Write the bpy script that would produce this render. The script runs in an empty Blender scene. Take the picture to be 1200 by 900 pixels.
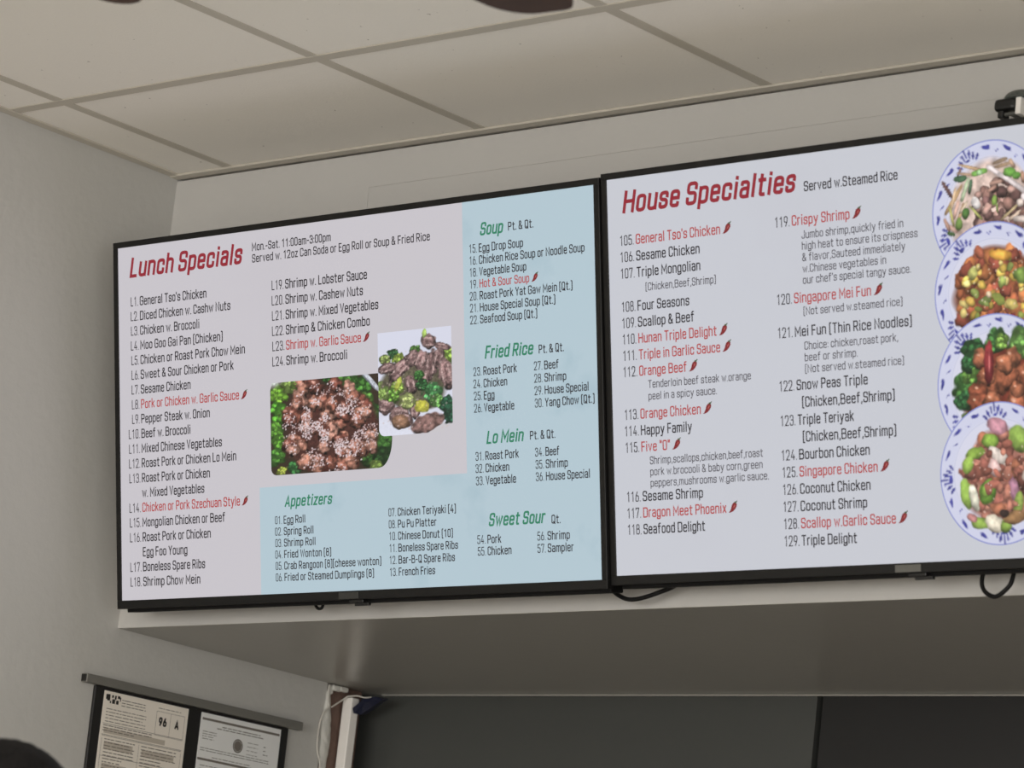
import bpy, bmesh, math, random
import numpy as np
from mathutils import Vector, Matrix, Quaternion

random.seed(7); rng = np.random.default_rng(7)
PI = math.pi
scene = bpy.context.scene
COL = scene.collection

# ------------------------------------------------------------------ camera, light, exposure
SOFFIT = 2.22                      # underside of the bulkhead; all heights hang from it
CEIL = SOFFIT + 0.843
YAW, PITCH, ROLL = 0.74614, 0.22262, 0.11136
fwd = Vector((-math.sin(YAW)*math.cos(PITCH), math.cos(YAW)*math.cos(PITCH), math.sin(PITCH)))
rt0 = Vector((math.cos(YAW), math.sin(YAW), 0)); up0 = rt0.cross(fwd)
rt = rt0*math.cos(ROLL) + up0*math.sin(ROLL); up = up0*math.cos(ROLL) - rt0*math.sin(ROLL)
cam_d = bpy.data.cameras.new('camera'); cam = bpy.data.objects.new('camera', cam_d); COL.objects.link(cam)
cam.matrix_world = Matrix(((rt.x, up.x, -fwd.x, 5.07353), (rt.y, up.y, -fwd.y, -4.52519),
                           (rt.z, up.z, -fwd.z, SOFFIT - 1.00534), (0, 0, 0, 1)))
cam_d.sensor_width = 36; cam_d.lens = 4459.4*36/1200; cam_d.clip_start = 0.05
cam_d.dof.use_dof = True; cam_d.dof.focus_distance = 6.35; cam_d.dof.aperture_fstop = 7.5
scene.camera = cam

scene.view_settings.view_transform = 'Standard'; scene.view_settings.look = 'None'
scene.view_settings.gamma = 1; scene.view_settings.exposure = 0; scene.view_settings.use_curve_mapping = False
world = bpy.data.worlds.new('world'); scene.world = world; world.use_nodes = True
world.node_tree.nodes['Background'].inputs[0].default_value = (0.80, 0.90, 1.0, 1)
world.node_tree.nodes['Background'].inputs[1].default_value = 0.35

def area(name, loc, direction, sx, sy, power, color):
    d = bpy.data.lights.new(name, 'AREA'); d.shape = 'RECTANGLE'; d.size = sx; d.size_y = sy; d.energy = power; d.color = color
    o = bpy.data.objects.new(name, d); COL.objects.link(o); o.location = loc
    o.rotation_euler = Vector(direction).to_track_quat('-Z', 'Y').to_euler()
    return o
area('storefront_daylight', (3.4, -9.15, 1.6), (0, 1, 0.04), 6.2, 2.3, 302, (1.0, 0.98, 0.95))
area('added_side_fill', (7.12, -4.6, 1.55), (-1, 0, 0.04), 4.0, 2.1, 106, (1.0, 0.98, 0.95))  # added fill lamp from the right to brighten the left wall
area('ceiling_troffer_light', (1.9, -3.6, CEIL-0.03), (0, 0, -1), 0.55, 1.15, 22, (1.0, 0.98, 0.92))
area('ceiling_troffer_light', (4.4, -6.0, CEIL-0.03), (0, 0, -1), 0.55, 1.15, 30, (1.0, 0.98, 0.92))

# ------------------------------------------------------------------ materials
def lin(c):
    c = c/255.0
    return c/12.92 if c <= 0.04045 else ((c+0.055)/1.055)**2.4
def rgb(r, g, b): return (lin(r), lin(g), lin(b), 1)

def mat(name, color, rough=0.6, metal=0.0, vary=0.0, vscale=6.0, bump=0.0, bscale=60.0, speck=None, trans=0.0, spec=None):
    m = bpy.data.materials.new(name); m.use_nodes = True
    nt = m.node_tree; b = nt.nodes['Principled BSDF']
    b.inputs['Base Color'].default_value = color; b.inputs['Roughness'].default_value = rough; b.inputs['Metallic'].default_value = metal
    if trans: b.inputs['Transmission Weight'].default_value = trans
    if spec is not None: b.inputs['Specular IOR Level'].default_value = spec
    tc = nt.nodes.new('ShaderNodeTexCoord')
    last = None
    if vary:
        n = nt.nodes.new('ShaderNodeTexNoise'); n.inputs['Scale'].default_value = vscale; n.inputs['Detail'].default_value = 5
        nt.links.new(tc.outputs['Object'], n.inputs['Vector'])
        mx = nt.nodes.new('ShaderNodeMix'); mx.data_type = 'RGBA'
        mx.inputs[6].default_value = tuple(c*(1-vary) for c in color[:3])+(1,); mx.inputs[7].default_value = tuple(min(1, c*(1+vary)) for c in color[:3])+(1,)
        nt.links.new(n.outputs['Fac'], mx.inputs[0]); last = mx.outputs[2]
    if speck:
        n = nt.nodes.new('ShaderNodeTexNoise'); n.inputs['Scale'].default_value = speck[0]; n.inputs['Detail'].default_value = 2
        nt.links.new(tc.outputs['Object'], n.inputs['Vector'])
        r = nt.nodes.new('ShaderNodeValToRGB'); r.color_ramp.elements[0].position = speck[1]; r.color_ramp.elements[1].position = speck[1]+0.06
        nt.links.new(n.outputs['Fac'], r.inputs[0])
        mx = nt.nodes.new('ShaderNodeMix'); mx.data_type = 'RGBA'
        mx.inputs[7].default_value = speck[2]
        if last: nt.links.new(last, mx.inputs[6])
        else: mx.inputs[6].default_value = color
        nt.links.new(r.outputs[0], mx.inputs[0]); last = mx.outputs[2]
    if last: nt.links.new(last, b.inputs['Base Color'])
    if bump:
        n = nt.nodes.new('ShaderNodeTexNoise'); n.inputs['Scale'].default_value = bscale; n.inputs['Detail'].default_value = 4
        nt.links.new(tc.outputs['Object'], n.inputs['Vector'])
        bp = nt.nodes.new('ShaderNodeBump'); bp.inputs['Strength'].default_value = bump; bp.inputs['Distance'].default_value = 0.01
        nt.links.new(n.outputs['Fac'], bp.inputs['Height']); nt.links.new(bp.outputs['Normal'], b.inputs['Normal'])
    return m

LED = 1.0                           # brightness of the lit screens
def glow(name, color):
    m = bpy.data.materials.new(name); m.use_nodes = True
    b = m.node_tree.nodes['Principled BSDF']
    b.inputs['Base Color'].default_value = (0.01, 0.01, 0.01, 1); b.inputs['Roughness'].default_value = 0.45; b.inputs['Specular IOR Level'].default_value = 0.2
    b.inputs['Emission Color'].default_value = color; b.inputs['Emission Strength'].default_value = LED
    return m
def glow_mottled(name, c1, c2, scale):
    m = glow(name, c1); nt = m.node_tree; b = nt.nodes['Principled BSDF']
    tc = nt.nodes.new('ShaderNodeTexCoord'); n = nt.nodes.new('ShaderNodeTexNoise'); n.inputs['Scale'].default_value = scale; n.inputs['Detail'].default_value = 8
    r = nt.nodes.new('ShaderNodeValToRGB'); r.color_ramp.elements[0].position = 0.27; r.color_ramp.elements[0].color = c2
    r.color_ramp.elements[1].position = 0.42; r.color_ramp.elements[1].color = c1
    nt.links.new(tc.outputs['Object'], n.inputs['Vector']); nt.links.new(n.outputs['Fac'], r.inputs[0]); nt.links.new(r.outputs[0], b.inputs['Emission Color'])
    return m
def glow_picture(name):
    m = glow(name, (1, 1, 1, 1)); nt = m.node_tree
    a = nt.nodes.new('ShaderNodeVertexColor'); a.layer_name = 'Col'
    nt.links.new(a.outputs['Color'], nt.nodes['Principled BSDF'].inputs['Emission Color'])
    return m

M = dict(
    wall=mat('painted_wall', rgb(193, 191, 186), 0.75, vary=0.03, vscale=3, bump=0.12, bscale=40),
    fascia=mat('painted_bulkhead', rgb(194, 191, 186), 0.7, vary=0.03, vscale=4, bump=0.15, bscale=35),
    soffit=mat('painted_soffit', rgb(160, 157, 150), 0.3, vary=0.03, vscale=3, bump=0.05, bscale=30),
    tile=mat('ceiling_tile', rgb(244, 239, 230), 0.9, vary=0.03, vscale=300, bump=0.07, bscale=260, speck=(95, 0.735, rgb(120, 110, 100))),
    grid=mat('grid_paint', rgb(196, 189, 176), 0.6, vary=0.05, vscale=9),
    floor=mat('floor_tile', rgb(196, 191, 184), 0.4, vary=0.08, vscale=2),
    bezel=mat('bezel_plastic', rgb(22, 21, 20), 0.42, spec=0.3, vary=0.08, vscale=30),
    housing=mat('housing_plastic', rgb(13, 12, 12), 0.55, spec=0.2, vary=0.08, vscale=20),
    logo=mat('logo_plate_grey', rgb(100, 99, 94), 0.4, metal=0.2, vary=0.12, vscale=90),
    logo_dim=mat('logo_plate_dim', rgb(52, 51, 48), 0.45, vary=0.1, vscale=90),
    cable=mat('cable_rubber', rgb(12, 11, 11), 0.55, spec=0.25, vary=0.1, vscale=50),
    whitewire=mat('white_wire_jacket', rgb(205, 200, 190), 0.5, vary=0.05, vscale=50),
    panel=mat('dark_panel', rgb(68, 69, 66), 0.4, vary=0.08, vscale=2.5, bump=0.05, bscale=12),
    panel2=mat('darker_panel', rgb(26, 25, 25), 0.4, vary=0.08, vscale=2.5, bump=0.05, bscale=12),
    black=mat('black_plastic', rgb(24, 23, 22), 0.4, vary=0.1, vscale=40),
    backing=mat('black_backing_board', rgb(32, 31, 30), 0.5, vary=0.1, vscale=30),
    rail=mat('grey_aluminium_rail', rgb(128, 126, 120), 0.45, metal=0.25, vary=0.06, vscale=30),
    paper_cream=mat('cream_paper', rgb(240, 232, 220), 0.8, vary=0.04, vscale=20),
    paper_white=mat('white_paper', rgb(238, 238, 236), 0.5, vary=0.04, vscale=12),
    ink=mat('printed_ink', rgb(45, 42, 40), 0.8, vary=0.1, vscale=60),
    inkgrey=mat('grey_ink', rgb(120, 114, 106), 0.8, vary=0.1, vscale=60),
    shade=mat('grey_printed_field', rgb(196, 186, 172), 0.8, vary=0.1, vscale=60),
    post=mat('white_post_paint', rgb(246, 241, 234), 0.5, vary=0.05, vscale=20),
    wood=mat('bare_brown_wood', rgb(106, 84, 74), 0.8, vary=0.25, vscale=40, bump=0.4, bscale=50),
    plaster=mat('patched_plaster', rgb(214, 212, 204), 0.85, vary=0.06, vscale=30, bump=0.6, bscale=60),
    blue=mat('dark_blue_plastic', rgb(24, 28, 50), 0.35, vary=0.25, vscale=25),
    grime=mat('grime', rgb(40, 38, 34), 0.9, vary=0.3, vscale=60),
    dome=mat('clear_dome_plastic', rgb(150, 156, 148), 0.08, trans=0.75, vary=0.04, vscale=30),
    blade=mat('brown_fan_blade', rgb(70, 50, 43), 0.75, vary=0.15, vscale=14),
    bronze=mat('dark_bronze', rgb(60, 48, 40), 0.35, metal=0.6, vary=0.1, vscale=20),
    hair=mat('black_hair', rgb(15, 13, 13), 0.7, spec=0.2, vary=0.3, vscale=120, bump=0.5, bscale=200),
    skin=mat('skin', rgb(190, 140, 112), 0.55, vary=0.05, vscale=12),
    shirt=mat('charcoal_shirt', rgb(58, 60, 66), 0.85, vary=0.08, vscale=20),
    jeans=mat('dark_jeans', rgb(44, 52, 72), 0.85, vary=0.12, vscale=30),
    shoe=mat('black_shoe', rgb(28, 27, 27), 0.5, vary=0.1, vscale=30),
    s_white=glow_mottled('screen_warm_white', rgb(199, 195, 201), rgb(197, 193, 199), 3),
    s_white2=glow_mottled('screen_cool_white', rgb(198, 200, 208), rgb(196, 197, 205), 3),
    s_blue=glow_mottled('screen_pale_blue', rgb(178, 198, 208), rgb(166, 189, 200), 9),
    t_black=glow('screen_black_text', rgb(38, 33, 38)), t_note=glow('screen_grey_text', rgb(70, 66, 72)),
    t_red=glow('screen_red_text', rgb(176, 70, 70)), t_head=glow('screen_red_heading', rgb(146, 40, 52)),
    t_green=glow('screen_green_heading', rgb(52, 128, 98)), pic=glow_picture('screen_picture'),
)

# ------------------------------------------------------------------ helpers
def mesh_obj(name, verts, faces, m, parent=None, smooth=False):
    me = bpy.data.meshes.new(name); me.from_pydata([tuple(v) for v in verts], [], faces); me.update()
    o = bpy.data.objects.new(name, me); COL.objects.link(o)
    for mm in (m if isinstance(m, (list, tuple)) else [m]): me.materials.append(mm)
    if smooth: me.polygons.foreach_set('use_smooth', [True]*len(me.polygons))
    if parent: o.parent = parent
    return o
def bm_obj(name, bm, m, parent=None, smooth=False):
    me = bpy.data.meshes.new(name); bm.to_mesh(me); bm.free()
    o = bpy.data.objects.new(name, me); COL.objects.link(o); me.materials.append(m)
    if smooth: me.polygons.foreach_set('use_smooth', [True]*len(me.polygons))
    if parent: o.parent = parent
    return o
def add_box(bm, lo, hi, bevel=0.0, seg=2):
    lo, hi = Vector(lo), Vector(hi); c = (lo+hi)/2; s = hi-lo
    r = bmesh.ops.create_cube(bm, size=1, matrix=Matrix.Translation(c) @ Matrix.Diagonal((s.x, s.y, s.z, 1)))
    if bevel:
        es = list({e for v in r['verts'] for e in v.link_edges})
        bmesh.ops.bevel(bm, geom=es, offset=bevel, segments=seg, profile=0.5, affect='EDGES')
def box(name, lo, hi, m, parent=None, bevel=0.0):
    bm = bmesh.new(); add_box(bm, lo, hi, bevel); return bm_obj(name, bm, m, parent)
def add_cyl(bm, p, q, r1, r2=None, seg=24):
    p, q = Vector(p), Vector(q); d = q-p
    mtx = Matrix.Translation((p+q)/2) @ d.to_track_quat('Z', 'Y').to_matrix().to_4x4()
    bmesh.ops.create_cone(bm, cap_ends=True, segments=seg, radius1=r1, radius2=r1 if r2 is None else r2, depth=d.length, matrix=mtx)
def tube(name, pts, r, m, parent=None, seg=8, sub=6):
    P = [Vector(p) for p in pts]; path = []
    for i in range(len(P)-1):                      # Catmull-Rom
        a, b, c, d = P[max(i-1, 0)], P[i], P[i+1], P[min(i+2, len(P)-1)]
        for k in range(sub):
            t = k/sub
            path.append(0.5*((2*b)+(c-a)*t+(2*a-5*b+4*c-d)*t*t+(3*b-a-3*c+d)*t**3))
    path.append(P[-1]); vs, fs = [], []
    n0 = None
    for i, p in enumerate(path):
        t = (path[min(i+1, len(path)-1)]-path[max(i-1, 0)]).normalized()
        if n0 is None: n0 = t.orthogonal().normalized()
        n0 = (n0 - t*n0.dot(t)).normalized(); bn = t.cross(n0)
        for k in range(seg):
            a = 2*PI*k/seg; vs.append(p + r*(math.cos(a)*n0+math.sin(a)*bn))
    for i in range(len(path)-1):
        for k in range(seg): fs.append((i*seg+k, i*seg+(k+1) % seg, (i+1)*seg+(k+1) % seg, (i+1)*seg+k))
    fs.append(tuple(range(seg))[::-1]); fs.append(tuple((len(path)-1)*seg+k for k in range(seg)))
    return mesh_obj(name, vs, fs, m, parent, True)
def thing(name, label, cat, loc=(0, 0, 0), group=None):
    o = bpy.data.objects.new(name, None); COL.objects.link(o); o.location = loc
    o['label'] = label; o['category'] = cat
    if group: o['group'] = group
    return o
def tag(o, label, cat, group=None):
    o['label'] = label; o['category'] = cat
    if group: o['group'] = group
    return o
def struct(o, label=None):
    o['kind'] = 'structure'
    if label: o['label'] = label
    return o

# ------------------------------------------------------------------ the room
XR, YF = 7.0, -9.0
struct(box('floor', (-0.1, YF, -0.1), (XR+0.1, 2.2, 0), M['floor']))
struct(box('wall_left', (-0.1, YF, 0), (0, 0.545, CEIL+0.1), M['wall']), 'plain off-white painted wall left of the menu screens')
bm = bmesh.new()
add_box(bm, (XR, YF, 0), (XR+0.1, -6.6, CEIL+0.1)); add_box(bm, (XR, -2.6, 0), (XR+0.1, 2.2, CEIL+0.1))
add_box(bm, (XR, -6.6, 0), (XR+0.1, -2.6, 0.5)); add_box(bm, (XR, -6.6, 2.6), (XR+0.1, -2.6, CEIL+0.1))
struct(bm_obj('wall_right', bm, M['wall']))
bm = bmesh.new()
for y in (-6.6, -4.63, -2.66): add_box(bm, (XR+0.02, y, 0.5), (XR+0.08, y+0.06, 2.6), 0.004)
for z in (0.5, 2.54): add_box(bm, (XR+0.02, -6.6, z), (XR+0.08, -2.6, z+0.06), 0.004)
struct(bm_obj('added_side_window', bm, M['rail']))  # invented opening and frame, out of view, added for the side fill lamp
bm = bmesh.new()
add_box(bm, (-0.1, YF-0.1, 0), (XR+0.1, YF, 0.45)); add_box(bm, (-0.1, YF-0.1, 2.75), (XR+0.1, YF, CEIL+0.1))
add_box(bm, (-0.1, YF-0.1, 0.45), (0.3, YF, 2.75)); add_box(bm, (6.5, YF-0.1, 0.45), (XR+0.1, YF, 2.75))
struct(bm_obj('wall_front', bm, M['wall']))
bm = bmesh.new()
for x in (0.3, 2.33, 4.37, 6.44): add_box(bm, (x, YF-0.08, 0.45), (x+0.06, YF-0.02, 2.75), 0.004)
for z in (0.45, 2.69): add_box(bm, (0.3, YF-0.08, z), (6.5, YF-0.02, z+0.06), 0.004)
struct(bm_obj('window_1', bm, M['rail']))
GAP = 0.0075
bm = bmesh.new(); zs = SOFFIT+0.772
add_box(bm, (0, 0, SOFFIT), (XR, 0.004, SOFFIT+0.04)); add_box(bm, (0, 0, SOFFIT+0.04), (XR, 0.1, SOFFIT+0.4)); add_box(bm, (0, 0, SOFFIT+0.4), (0.5, 0.1, zs)); add_box(bm, (0.5, 0.0010, SOFFIT+0.4), (XR, 0.1, zs)); add_box(bm, (0, 0, zs), (XR, 0.1, CEIL-GAP))
struct(bm_obj('wall_back', bm, M['fascia']), 'off-white bulkhead face carrying the menu screens')
def yb(x): return 0.668 + 0.075*x                 # the far wall runs slightly out of square
def slab(name, xs, z0, z1, thick, m, off=0.0):
    a, b = xs
    v = [(a, yb(a)+off, z0), (b, yb(b)+off, z0), (b, yb(b)+off+thick, z0), (a, yb(a)+off+thick, z0)]
    v += [(x, y, z1) for x, y, _ in v]
    return mesh_obj(name, v, [(0, 3, 2, 1), (4, 5, 6, 7), (0, 1, 5, 4), (1, 2, 6, 5), (2, 3, 7, 6), (3, 0, 4, 7)], m)
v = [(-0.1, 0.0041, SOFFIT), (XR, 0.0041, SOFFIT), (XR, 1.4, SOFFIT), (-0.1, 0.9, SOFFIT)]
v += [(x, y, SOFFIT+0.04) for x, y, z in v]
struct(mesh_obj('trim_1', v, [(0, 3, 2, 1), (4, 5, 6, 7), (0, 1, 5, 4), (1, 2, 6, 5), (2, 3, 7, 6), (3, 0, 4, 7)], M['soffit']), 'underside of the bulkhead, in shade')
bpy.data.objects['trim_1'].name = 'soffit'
struct(slab('wall_far', (-0.1, 1.012), 0, SOFFIT-0.001, 0.06, M['panel']), 'dark grey wall panel left of the seam below the bulkhead')
struct(slab('wall_far_side', (1.024, XR), 0, SOFFIT-0.001, 0.06, M['panel2']), 'near-black wall panel right of the seam below the bulkhead')
struct(slab('wall_far_backing', (-0.1, XR), 0, SOFFIT-0.001, 0.05, M['black'], 0.085))
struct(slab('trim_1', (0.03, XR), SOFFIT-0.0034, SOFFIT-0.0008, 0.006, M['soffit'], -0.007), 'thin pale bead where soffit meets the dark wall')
# door jamb end of the left wall
struct(box('trim_2', (-0.1, 0.547, 0), (-0.001, 0.64, SOFFIT-0.001), M['wood']), 'bare brown wood edge beside the white post')

# ceiling: tiles in a T-bar grid
struct(box('ceiling', (-0.1, YF, CEIL), (XR+0.1, 0.1, CEIL+0.06), M['tile']), 'speckled off-white drop ceiling panels')
TW = 0.6175; X0, Y0 = 0.153, -0.422
k = 2
def bar(lo, hi, m=M['grid']):
    global k
    k += 1
    return struct(box('trim_%d' % k, lo, hi, m, bevel=0.0006))
xs = [X0+TW*i for i in range(12) if X0+TW*i < XR]
ys = [Y0-TW*j for j in range(14) if Y0-TW*j > YF]
for x in xs: bar((x-0.012, YF, CEIL-0.0014), (x+0.012, -0.022, CEIL-0.0002))
for y in ys: bar((0.022, y-0.012, CEIL-0.0018), (XR, y+0.012, CEIL-0.0003))
bar((0.0006, YF, CEIL-0.003), (0.023, -0.0006, CEIL-0.0001)); bar((0.0006, -0.021, CEIL-0.0045), (XR, -0.0012, CEIL-0.0002))
FAN_C = (1.98, -1.76, CEIL-0.36); FAN_R = 0.52; FAN_A = math.radians(84)
# ------------------------------------------------------------------ a narrow rounded-square stroke alphabet for the menus
O_ = '0,.36 0,.72r .32,.72r .32,0r 0,0r 0,.36'
GLYPH = {
 'A': ['0,0 .2,1 .4,0', '.07,.28 .33,.28'], 'B': ['0,0 0,1 .34,1r .34,.53r 0,.53', '0,.53 .37,.53r .37,0r 0,0'],
 'C': ['.36,.72 .36,1r 0,1r 0,0r .36,0r .36,.28'], 'D': ['0,0 0,1 .36,1r .36,0r 0,0'],
 'E': ['.31,1 0,1 0,0 .31,0', '0,.52 .27,.52'], 'F': ['.31,1 0,1 0,0', '0,.5 .27,.5'],
 'G': ['.36,.74 .36,1r 0,1r 0,0r .36,0r .36,.48 .2,.48'], 'H': ['0,0 0,1', '.37,0 .37,1', '0,.52 .37,.52'],
 'J': ['.3,1 .3,0r 0,0r 0,.25'], 'L': ['0,1 0,0 .3,0'], 'M': ['0,0 0,1 .23,.3 .46,1 .46,0'], 'N': ['0,0 0,1 .36,0 .36,1'],
 'O': ['0,.5 0,1r .36,1r .36,0r 0,0r 0,.5'], 'P': ['0,0 0,1 .36,1r .36,.46r 0,.46'],
 'Q': ['0,.5 0,1r .36,1r .36,0r 0,0r 0,.5', '.2,.2 .38,-.06'], 'R': ['0,0 0,1 .36,1r .36,.46r 0,.46', '.18,.46 .37,0'],
 'S': ['.36,.76 .36,1r 0,1r 0,.52r .36,.52r .36,0r 0,0r 0,.24'], 'T': ['0,1 .38,1', '.19,1 .19,0'],
 'V': ['0,1 .2,0 .4,1'], 'W': ['0,1 .14,0 .28,.9 .42,0 .56,1'], 'Y': ['0,1 .19,.45 .38,1', '.19,.45 .19,0'],
 'a': ['.02,.62 .02,.72r .31,.72r .31,0', '.31,.4 0,.4r 0,0r .31,0r .31,.12'], 'b': ['0,1.02 0,0', O_],
 'c': ['.32,.5 .32,.72r 0,.72r 0,0r .32,0r .32,.2'], 'd': ['.32,1.02 .32,0', O_],
 'e': ['.31,.12 .31,0r 0,0r 0,.72r .32,.72r .32,.38 0,.38'], 'f': ['.24,1.02 .08,1.02r .08,0', '0,.72 .22,.72'],
 'g': ['.32,.72 .32,-.25r 0,-.25r 0,-.12', O_], 'h': ['0,1.02 0,0', '0,.45 0,.72r .32,.72r .32,0'],
 'i': ['0,.72 0,0', '0,.97 0,1.0'], 'j': ['.1,.72 .1,-.25r 0,-.25', '.1,.97 .1,1.0'],
 'k': ['0,1.02 0,0', '.29,.72 .0,.3', '.1,.42 .31,0'], 'l': ['0,1.02 0,0'],
 'm': ['0,.72 0,0', '0,.45 0,.72r .25,.72r .25,0', '.25,.45 .25,.72r .5,.72r .5,0'],
 'n': ['0,.72 0,0', '0,.45 0,.72r .32,.72r .32,0'], 'o': [O_], 'p': ['0,.72 0,-.27', O_], 'q': ['.32,.72 .32,-.27', O_],
 'r': ['0,.72 0,0', '0,.45 0,.72r .19,.72'], 's': ['.3,.54 .3,.72r 0,.72r 0,.37r .3,.37r .3,0r 0,0r 0,.18'],
 't': ['.09,.95 .09,0r .24,0', '0,.72 .24,.72'], 'u': ['0,.72 0,0r .32,0r .32,.3', '.32,.72 .32,0'],
 'v': ['0,.72 .16,0 .32,.72'], 'w': ['0,.72 .13,0 .25,.64 .37,0 .5,.72'], 'x': ['0,.72 .3,0', '.3,.72 0,0'],
 'y': ['0,.72 .17,.02', '.34,.72 .1,-.27 0,-.27'], 'z': ['0,.72 .28,.72 0,0 .28,0'],
 '0': ['0,.5 0,1r .34,1r .34,0r 0,0r 0,.5'], '1': ['.05,.82 .2,1 .2,0'], '2': ['0,.75 0,1r .34,1r .34,.55r 0,0 .36,0'],
 '3': ['0,.78 0,1r .33,1r .33,.54r .12,.54', '.12,.54 .34,.54r .34,0r 0,0r 0,.22'], '4': ['.22,1 0,.25 .38,.25', '.27,.5 .27,0'],
 '5': ['.32,1 .03,1 0,.58 .34,.6r .34,0r 0,0r 0,.22'], '6': ['.2,1 .01,.45r 0,0r .34,0r .34,.58r .04,.58'],
 '7': ['0,.85 0,1 .35,1 .12,0'], '8': ['.02,.76 .02,1r .32,1r .32,.53r .02,.53r .02,.76', '0,.27 0,.53r .34,.53r .34,0r 0,0r 0,.27'],
 '9': ['.14,0 .33,.55r .34,1r 0,1r 0,.42r .3,.42'], '.': ['0,0 0,.02'], ',': ['.04,.03 0,-.14'], ':': ['0,.06 0,.09', '0,.6 0,.63'],
 "'": ['0,1.02 0,.8'], '"': ['0,1.02 0,.8', '.13,1.02 .13,.8'], '-': ['0,.42 .2,.42'],
 '&': ['.38,.42 .3,0r 0,0r 0,.45r .27,.7r .24,1r .06,1r .06,.72 .4,0'],
 '(': ['.12,1.08 0,1.08r 0,-.14r .12,-.14'], ')': ['0,1.08 .12,1.08r .12,-.14r 0,-.14'],
}
GLYPH['['] = GLYPH['(']; GLYPH[']'] = GLYPH[')']
def parse(s, rad=0.15):
    pts = []
    for tok in s.split():
        r = tok.endswith('r'); x, y = tok.rstrip('r').split(','); pts.append((float(x), float(y), r))
    out = []
    for i, (x, y, r) in enumerate(pts):
        if not r or i in (0, len(pts)-1): out.append((x, y)); continue
        ax, ay, _ = pts[i-1]; bx, by, _ = pts[i+1]
        la, lb = math.hypot(ax-x, ay-y), math.hypot(bx-x, by-y)
        q = min(rad, 0.5*la, 0.5*lb)
        p0 = (x+(ax-x)/la*q, y+(ay-y)/la*q); p2 = (x+(bx-x)/lb*q, y+(by-y)/lb*q)
        for k in range(5):
            t = k/4; out.append(((1-t)**2*p0[0]+2*t*(1-t)*x+t*t*p2[0], (1-t)**2*p0[1]+2*t*(1-t)*y+t*t*p2[1]))
    res = [out[0]]
    for p in out[1:]:
        if math.hypot(p[0]-res[-1][0], p[1]-res[-1][1]) > 1e-4: res.append(p)
    return res
STROKES = {c: [parse(s) for s in g] for c, g in GLYPH.items()}
WIDTH = {c: max(x for st in g for x, y in st) for c, g in STROKES.items()}
WIDTH['1'] = 0.33
for c in 'il':                                      # a little air round the thinnest letters
    STROKES[c] = [[(x+0.025, y) for x, y in st] for st in STROKES[c]]; WIDTH[c] = 0.05
for c in 'NMBDGH': STROKES[c] = [[(x*1.1, y) for x, y in st] for st in STROKES[c]]; WIDTH[c] *= 1.1
SPACE = 0.22
def line_units(text, t, gap):
    w = 0
    for c in text: w += SPACE if c == ' ' else WIDTH[c]+t+gap
    return w-gap
def ribbon(V, F, pts, h, z, tip):
    """a stroke of half width h along pts, square ends lengthened by tip"""
    n = len(pts); P = [Vector(p) for p in pts]
    if n < 2: return
    d = [(P[i+1]-P[i]).normalized() for i in range(n-1)]
    closed = (P[0]-P[-1]).length < 1e-6
    if not closed: P[0] = P[0]-d[0]*tip; P[-1] = P[-1]+d[-1]*tip
    b = len(V)
    for i in range(n):
        d0 = d[i-1] if i else (d[-1] if closed else d[0]); d1 = d[i] if i < n-1 else (d[0] if closed else d[-1])
        nn = Vector((-d0.y-d1.y, d0.x+d1.x))
        nn = nn.normalized() if nn.length > 1e-6 else Vector((-d0.y, d0.x))
        c = max(0.45, nn.dot(Vector((-d0.y, d0.x))))
        V.append((P[i].x+nn.x*h/c, P[i].y+nn.y*h/c, z)); V.append((P[i].x-nn.x*h/c, P[i].y-nn.y*h/c, z))
    for i in range(n-1): F.append((b+2*i, b+2*i+1, b+2*i+3, b+2*i+2))
def write(V, F, text, u, v, size, width=None, t=0.105, gap=0.07, shear=0.0, z=0.0, right=False):
    nat = line_units(text, t, gap)*size
    sx = width/nat if width else 1.0
    if right: u = u - nat*sx
    x = 0.0
    for c in text:
        if c == ' ': x += SPACE; continue
        for st in STROKES[c]:
            pts = []
            for px, py in st:
                yy = (t/2+py*(1-t))*size
                pts.append((u+((x+px)*size+t*size/2)*sx+shear*yy, v+yy))
            ribbon(V, F, pts, t*size/2*(0.5+0.5*min(1, sx)), z, 0 if len(st) > 2 and st[0] == st[-1] else t*size*0.42)
        x += WIDTH[c]+t+gap
    return sx
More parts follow.
